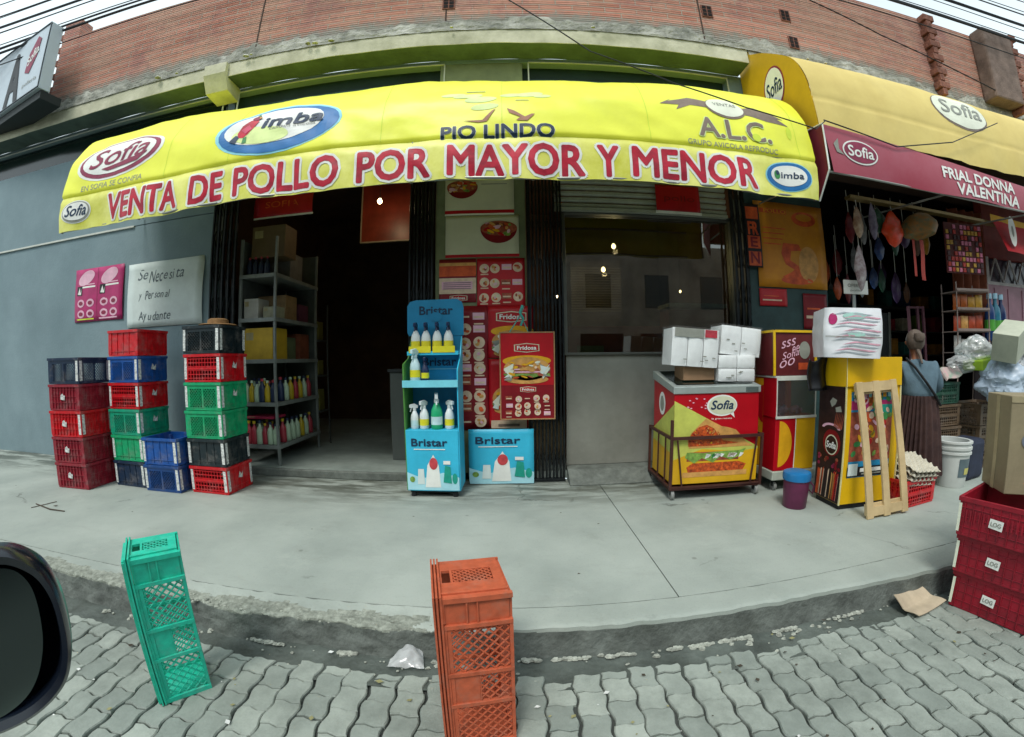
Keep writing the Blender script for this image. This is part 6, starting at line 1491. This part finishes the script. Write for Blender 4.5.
b = MB(); b.box(0, .5, 0, .25, 0, .12); o = b.build('lime_packet', mat('packet_lime', '#9bbf33', .5, .2, 8), loc=(5.55, -1.25, 1.22), rot=(0, R(-8), 0), bevel=.01); tag(o, 'lime green packet between the clear bag and the tilted carton', 'packet')
# snack rack
SR = thing('snack_rack', 'wire rack with chips and bread behind the clear bags in front of the pink door', 'rack', (6.30, -.45, 0), R(-12))
b = MB()
for z in (1.45, 1.75, 2.05, 2.32):
    b.box(0, .60, 0, .3, z-.012, z); b.box(0, .60, -.012, -.002, z, z+.035)
b.build('shelf', mat('rack_wire', '#8f7f78', .4, .1, 6), SR)
for x in (0, .588):
    for y in (.001, .278): b = MB(); b.box(x, x+.012, y, y+.012, .0, 2.45); b.build('upright', mat('rack_wire', '#8f7f78'), SR)
rr = random.Random(2); kk = 0
for z, cols in ((1.45, ('#b8b4ae', '#cfc9c0')), (1.75, ('#c7a562', '#d8a25a', '#b04a2d')), (2.05, ('#b8872b', '#c79a3a', '#a8561f'))):
    for j in range(4):
        h_ = rr.uniform(.18, .24); c_ = rr.choice(cols); b = MB()
        b.grid(lambda u, v: (.13*u, -.03*math.sin(u*PI)*math.sin(v*PI), h_*v), 6, 8); b.grid(lambda u, v: (.13*u, .01+.03*math.sin(u*PI)*math.sin(v*PI), h_*v), 6, 8)
        cs, sn = math.cos(R(-12)), math.sin(R(-12)); lx = .03+.14*j
        o = b.build('snack_packet', mat('snack_'+c_[1:], c_, .4, .3, 12), loc=(6.30+lx*cs-.1*sn, -.45+lx*sn+.1*cs, z+.002), rot=(0,0,R(-12)), smooth=True)
        tag(o, ['leftmost', 'second from left', 'third from left', 'rightmost'][j]+' '+{1.45: 'pale snack packet on the lowest shelf of the wire rack', 1.75: 'bread packet on the middle shelf of the wire rack', 2.05: 'chips packet on the upper shelf of the wire rack'}[z], 'packet', 'snack packets on the wire rack')
# bottles hanging / standing right of the rack
for i, (x, z, c_, s_, lb) in enumerate(((7.02, 1.62, '#1d3a6b', 2.2, 'dark blue bottle, left of the row before the pink door'), (7.17, 1.60, '#2d6f86', 2.3, 'teal labelled bottle in the middle of the row before the pink door'), (7.32, 1.62, '#1b2d58', 2.2, 'navy bottle, right of the row before the pink door'))):
    t = thing('tall_bottle', lb, 'bottle', (x, -.5, z), 0, 'tall bottles before the pink door'); t.scale = (s_*.9, s_*.9, s_*1.25)
    b = MB(); b.lathe([(.033, 0), (.035, .01), (.035, .14), (.03, .17), (.012, .20), (.012, .225)], n=12); b.build('bottle_body', mat('tb'+c_[1:], c_, .25, .15, 6), t, smooth=True)
    b = MB(); b.lathe([(.017, .222), (.017, .25)], n=10); b.build('cap', mat('cap_lightblue', '#9cc3d6', .4), t)
    b = MB(); b.lathe([(.0356, .05), (.0356, .11)], n=12, cap=False); b.build('band', mat('band_limegreen', '#4f9a3a', .4, .2, 9), t)
b = MB(); b.box(0, .62, 0, .3, 0, 1.6); o = b.build('low_cabinet', mat('cab_dim', '#3b3436', .6, .2, 4), loc=(6.92, -.62, 0), bevel=.01); tag(o, 'dim low cabinet carrying the tall bottles before the pink door', 'cabinet')
b = MB(); b.grid(lambda u, v: (.34*u, .05*math.sin(u*9)*math.sin(v*7), .40*v), 12, 12); o = b.build('blue_bag', mat('bag_cobalt', '#2b3a78', .4, .3, 7), loc=(7.05, -.85, 1.12), solid=.03, smooth=True); tag(o, 'cobalt blue bag hanging below the tall bottles', 'bag')
# glass case with bright reflection & metal urn behind the person
UR = thing('glass_cabinet', 'dark glass cabinet with a bright highlight standing behind the person', 'cabinet', (4.95, .55, .02), R(-8))
b = MB(); b.box(0, .95, 0, .5, 0, 2.05); b.build('cabinet_body', mat('gl_dark', '#1d2526', .25, .2, 2, spec=.6), UR, bevel=.01)
b = MB(); b.box(-.01, .02, -.02, -.002, 0, 2.06); b.box(.93, .96, -.02, -.002, 0, 2.06); b.box(.35, .37, -.02, -.002, 0, 2.06); b.build('cabinet_frame', mat('alu_frame', '#a3a79f'), UR)
b = MB(); b.tube([(.17, -.03, 1.55), (.17, -.03, 1.95)], .018, 10); b.build('highlight_tube', emis('highlight_glow', '#cfeef0', 3.0), UR)  # glowing tube stands in for the bright reflection on the glass
FR = thing('chair_frame', 'upturned maroon frame standing beside the glass cabinet', 'frame', (6.05, .10, 0), R(-15))
b = MB()
for x in (0, .16, .26): b.bar((x, 0, .3), (x-.05, .05, 2.15), .035)
b.bar((.0, 0, 1.1), (.26, 0, 1.1), .03); b.bar((-.05, .05, 2.13), (.22, .05, 2.13), .03); b.build('frame_bars', mat('frame_mauve', '#6b4550', .5, .2, 5), FR)
# hanging goods
GH = 'goods hanging from the rail of the right hand shop'
def hang(name, label, cat, x, y, z, s, col, seed, top=3.36, squash=.35, col2=None):
    t = thing(name, label, cat, (x, y, z), 0, GH); b = MB()
    def f(u, v):
        a_ = u*2*PI; q = v*PI; r_ = 1+.22*noise.noise((math.cos(a_)*2+seed, math.sin(a_)*2, q*2)); w_ = math.sin(q)**.7*(1-.35*v)
        return (s[0]*r_*w_*math.cos(a_), s[0]*squash*r_*w_*math.sin(a_), s[1]*v)
    b.grid(f, 22, 18); b.build('bag_body', mat('hang_'+str(seed), col, .35, .35, 9, col2=col2), t, smooth=True)
    b = MB(); b.tube([(0, 0, s[1]*.98), (0, -.0, top-z)], .004, 5); b.build('string', white, t); return t
hang('hanging_bag', 'white and orange bag hanging highest at the left of the dark shop', 'bag', 4.35, -.50, 2.86, (.10, .42), '#b5a48c', 1, col2='#7a3d22')
hang('hanging_bag', 'long white and maroon packet hanging below it at the left', 'bag', 4.36, -.46, 2.20, (.11, .60), '#a9a4a4', 2, top=3.3, col2='#5c2632')
hang('hanging_bag', 'dark purple patterned bag hanging beside the orange red one', 'bag', 4.62, -.50, 2.86, (.09, .50), '#3a2a4a', 3, col2='#8a8494')
hang('hanging_bag', 'triangular orange red bag hanging from the rail', 'bag', 4.98, -.50, 2.80, (.21, .50), '#d2371b', 4, col2='#b5481a')
hang('hanging_bag', 'green edged bag behind the orange red one', 'bag', 4.84, -.40, 3.0, (.16, .35), '#2d5a43', 5)
LP = thing('hanging_lamp', 'round patterned paper lamp with red ribbons hanging from the rail', 'lamp', (5.48, -.52, 2.95), 0)
b = MB(); b.lathe([(.05, .0), (.20, .06), (.24, .16), (.23, .22), (.14, .32), (.05, .36)], n=24); b.build('lamp_shade', mat('lamp_pattern', '#8f5a22', .5, .5, 16, col2='#4f6a52'), LP, smooth=True)
b = MB(); b.grid(lambda u, v: (-.02+.08*u+.01*math.sin(v*6), 0, -.55*v), 3, 10); b.grid(lambda u, v: (-.14+.05*u, .02, -.50*v), 3, 10); b.build('ribbon', mat('ribbon_red', '#b3301c', .5, .2, 8), LP, fix=False)
b = MB(); b.tube([(0,0,.36),(0,0,.42)], .005); b.build('cord', gatem, LP)
rq = random.Random(31)
HC = [('wine red', '#6d1a22'), ('dark green', '#1f4a36'), ('gold', '#9a6f22'), ('silver', '#8d9094'), ('purple', '#47305a'), ('orange', '#b04a1c'), ('blue', '#28406e'), ('brown', '#5a3a26')]
POS = [(4.52, ''), (4.74, ''), (5.02, ''), (5.30, ''), (5.56, ''), (5.80, ''), (6.0, '')]
nh = 0
for row, (yy, zt, rl) in enumerate(((-.25, 3.2, 'front'), (.30, 2.75, 'second'), (.8, 3.1, 'third'), (1.7, 2.7, 'last'))):
    for qx, (xx, nm_) in enumerate(POS):
        cn_, cc_ = HC[(qx*3+row*5) % 8]; nh += 1
        hang('hanging_bag', f'{cn_} packet, {ORD[min(qx,5)].split()[0] if qx < 6 else "seventh"} in the {rl} row of goods hanging inside the right shop', 'bag', xx+rq.uniform(-.06, .06)+row*.12, yy, zt-rq.uniform(.3, .6), (rq.uniform(.07, .13), rq.uniform(.3, .5)), cc_, 40+nh, top=zt+.4)
BKS = thing('stock_shelves', 'dim shelves packed with small goods at the back of the right hand shop', 'shelf', (4.45, 1.35, .02), 0)
for z in (.5, .95, 1.4, 1.85, 2.3): b = MB(); b.box(0, 4.6, 0, .35, z-.025, z); b.build('shelf_board', mat('shelf_dim', '#3d403e'), BKS)
rs_ = random.Random(55)
cols_ = [('amber', '#a8742a'), ('crimson', '#8e2430'), ('teal', '#2c6a66'), ('ivory', '#b5ad98'), ('navy', '#2b3a66'), ('lime', '#6f8a2c')]
for zi, z in enumerate((.5, .95, 1.4, 1.85, 2.3)):
    for k in range(9):
        c_ = cols_[(k*2+zi) % 6]; w_ = rs_.uniform(.16, .3); b = MB(); b.box(0, w_, 0, .22, 0, rs_.uniform(.18, .34))
        o = b.build('stock_box', mat('stock_'+c_[0], c_[1], .6, .3, 9), loc=(4.55+.48*k+rs_.uniform(0, .08), 1.40, z+.022), bevel=.008)
        tag(o, f"{c_[0]} box, {['first','second','third','fourth','fifth','sixth','seventh','eighth','ninth'][k]} from left on the {['lowest','second','middle','fourth','highest'][zi]} shelf at the back of the right shop", 'box', 'boxes on the shelves at the back of the right shop')
lt = bpy.data.lights.new('added_fill_light', 'POINT'); lt.energy = 5; lt.color = (.85, 1, 1); lt.shadow_soft_size = .1; lo_ = bpy.data.objects.new('added_fill_light', lt); COL.objects.link(lo_); lo_.location = (5.12, .42, 1.80)  # added fill light inside the right shop, set beside the glowing tube
# cards of trinkets
TC = thing('trinket_board', 'board of many small red and gold packets hanging before the brown curtain', 'board', (6.05, -.50, 2.55), R(-8))
b = MB(); b.box(0, .72, 0, .015, 0, .72); b.build('board', mat('board_wine', '#4b1712', .7, .2, 6), TC)
rr = random.Random(12); b = MB()
for i in range(10):
    for j in range(9):
        if rr.random() < .12: continue
        x = .02+.07*i; z = .02+.077*j; b.box(x, x+.05, -.012, -.001, z, z+.055, rr.randrange(4))
b.build('packets', [mat('tk_red', '#a82a1a', .5, .3, 20), mat('tk_gold', '#b58a2a', .5, .3, 20), mat('tk_pink', '#c06a86', .5, .2, 20), mat('tk_dark', '#3a1a1c', .5)], TC)
CT = MB(); CT.grid(lambda u, v: (.85*u, .05*math.sin(u*26), 1.9*v), 60, 6); o = CT.build('brown_curtain', mat('curtain_brown', '#7a3f27', .8, .2, 6), loc=(6.65, -.20, 1.75), solid=.006, smooth=True); tag(o, 'reddish brown curtain hanging between the packets and the pink door', 'curtain')
b = MB(); b.box(0, .5, 0, .06, 0, .22); o = b.build('yellow_sign', mat('dim_yellow', '#7d5a16', .6, .2, 6), loc=(5.6, 1.6, 2.35)); tag(o, 'dim yellow sign deep inside the right hand shop', 'sign')

# ------------------------------------------------------------------ door mirror of the car the photo is taken from
n_ = Vector((.8180, -.5624, .1227)).normalized(); u_ = Vector((0,0,1)).cross(n_).normalized(); v_ = n_.cross(u_)
MR = bpy.data.objects.new('wing_mirror', None); COL.objects.link(MR); tag(MR, 'black and dark blue car wing mirror at the left edge, seen from inside the car', 'car mirror')
mw = Matrix.Identity(4)
for i, v in enumerate((u_, v_, n_)):
    for j in range(3): mw[j][i] = v[j]
MR.matrix_world = Matrix.Translation((-.50, -4.22, 1.08)) @ mw
OUT = [(-0.089, 0.1205), (-0.0645, 0.1356), (-0.0397, 0.1343), (-0.0231, 0.1257), (-0.0056, 0.1064), (0.0048, 0.0768), (0.0074, 0.044), (0.0049, 0.0083), (-0.0038, -0.0215), (-0.0177, -0.0398), (-0.039, -0.053), (-0.0612, -0.0577), (-0.0824, -0.0551), (-0.1024, -0.0407), (-0.1179, -0.0101), (-0.122, 0.04), (-0.112, 0.09)]
GLS = [(-0.0839, 0.1036), (-0.0632, 0.1154), (-0.0427, 0.1136), (-0.0282, 0.105), (-0.0188, 0.0843), (-0.0171, 0.0528), (-0.021, 0.0191), (-0.032, -0.0117), (-0.0475, -0.0313), (-0.0697, -0.0406), (-0.0869, -0.035), (-0.1007, -0.0178), (-0.108, 0.02), (-0.101, 0.07)]
def ringmesh(b, P, levels, k=None):
    n = len(P); cx = sum(p[0] for p in P)/n; cy = sum(p[1] for p in P)/n; vs = []
    for s_, z in levels: vs += [(cx+(p[0]-cx)*s_, cy+(p[1]-cy)*s_, z) for p in P]
    fs = []
    for l in range(len(levels)-1):
        for i in range(n): fs.append((l*n+i, l*n+(i+1)%n, (l+1)*n+(i+1)%n, (l+1)*n+i))
    fs.append(tuple(range((len(levels)-1)*n, len(levels)*n)))
    b.add(vs, fs, k)
def sm(P, n=5):
    out = []; m = len(P)
    for i in range(m):
        p0, p1, p2, p3 = P[i-1], P[i], P[(i+1) % m], P[(i+2) % m]
        for k in range(n):
            t = k/n; out.append(tuple(.5*((2*p1[j])+(-p0[j]+p2[j])*t+(2*p0[j]-5*p1[j]+4*p2[j]-p3[j])*t*t+(-p0[j]+3*p1[j]-3*p2[j]+p3[j])*t**3) for j in (0,1)))
    return out
b = MB(); ringmesh(b, sm(OUT), [(.80, -.008), (.84, .006), (.93, .010), (.985, .004), (1.0, -.012), (1.0, -.03), (.93, -.06), (.75, -.085), (.4, -.10)]); b.build('housing', mat('mirror_housing', '#101722', .22, .1, 3, spec=.6), MR, smooth=True)
mm_ = bpy.data.materials.new('mirror_glass'); mm_.use_nodes = True; q = mm_.node_tree.nodes['Principled BSDF']; q.inputs['Base Color'].default_value = (.20, .25, .24, 1); q.inputs['Metallic'].default_value = 1; q.inputs['Roughness'].default_value = .12
b = MB(); b.add([(p[0], p[1], .002) for p in sm(GLS)], [tuple(range(len(GLS)*5))]); b.build('mirror_glass', mm_, MR)
b = MB(); b.tube([(-.10, -.03, -.04), (-.22, -.06, -.05), (-.34, -.10, -.04)], [.035, .04, .06], 12); b.build('mirror_arm', mat('mirror_housing', '#101722'), MR, smooth=True)
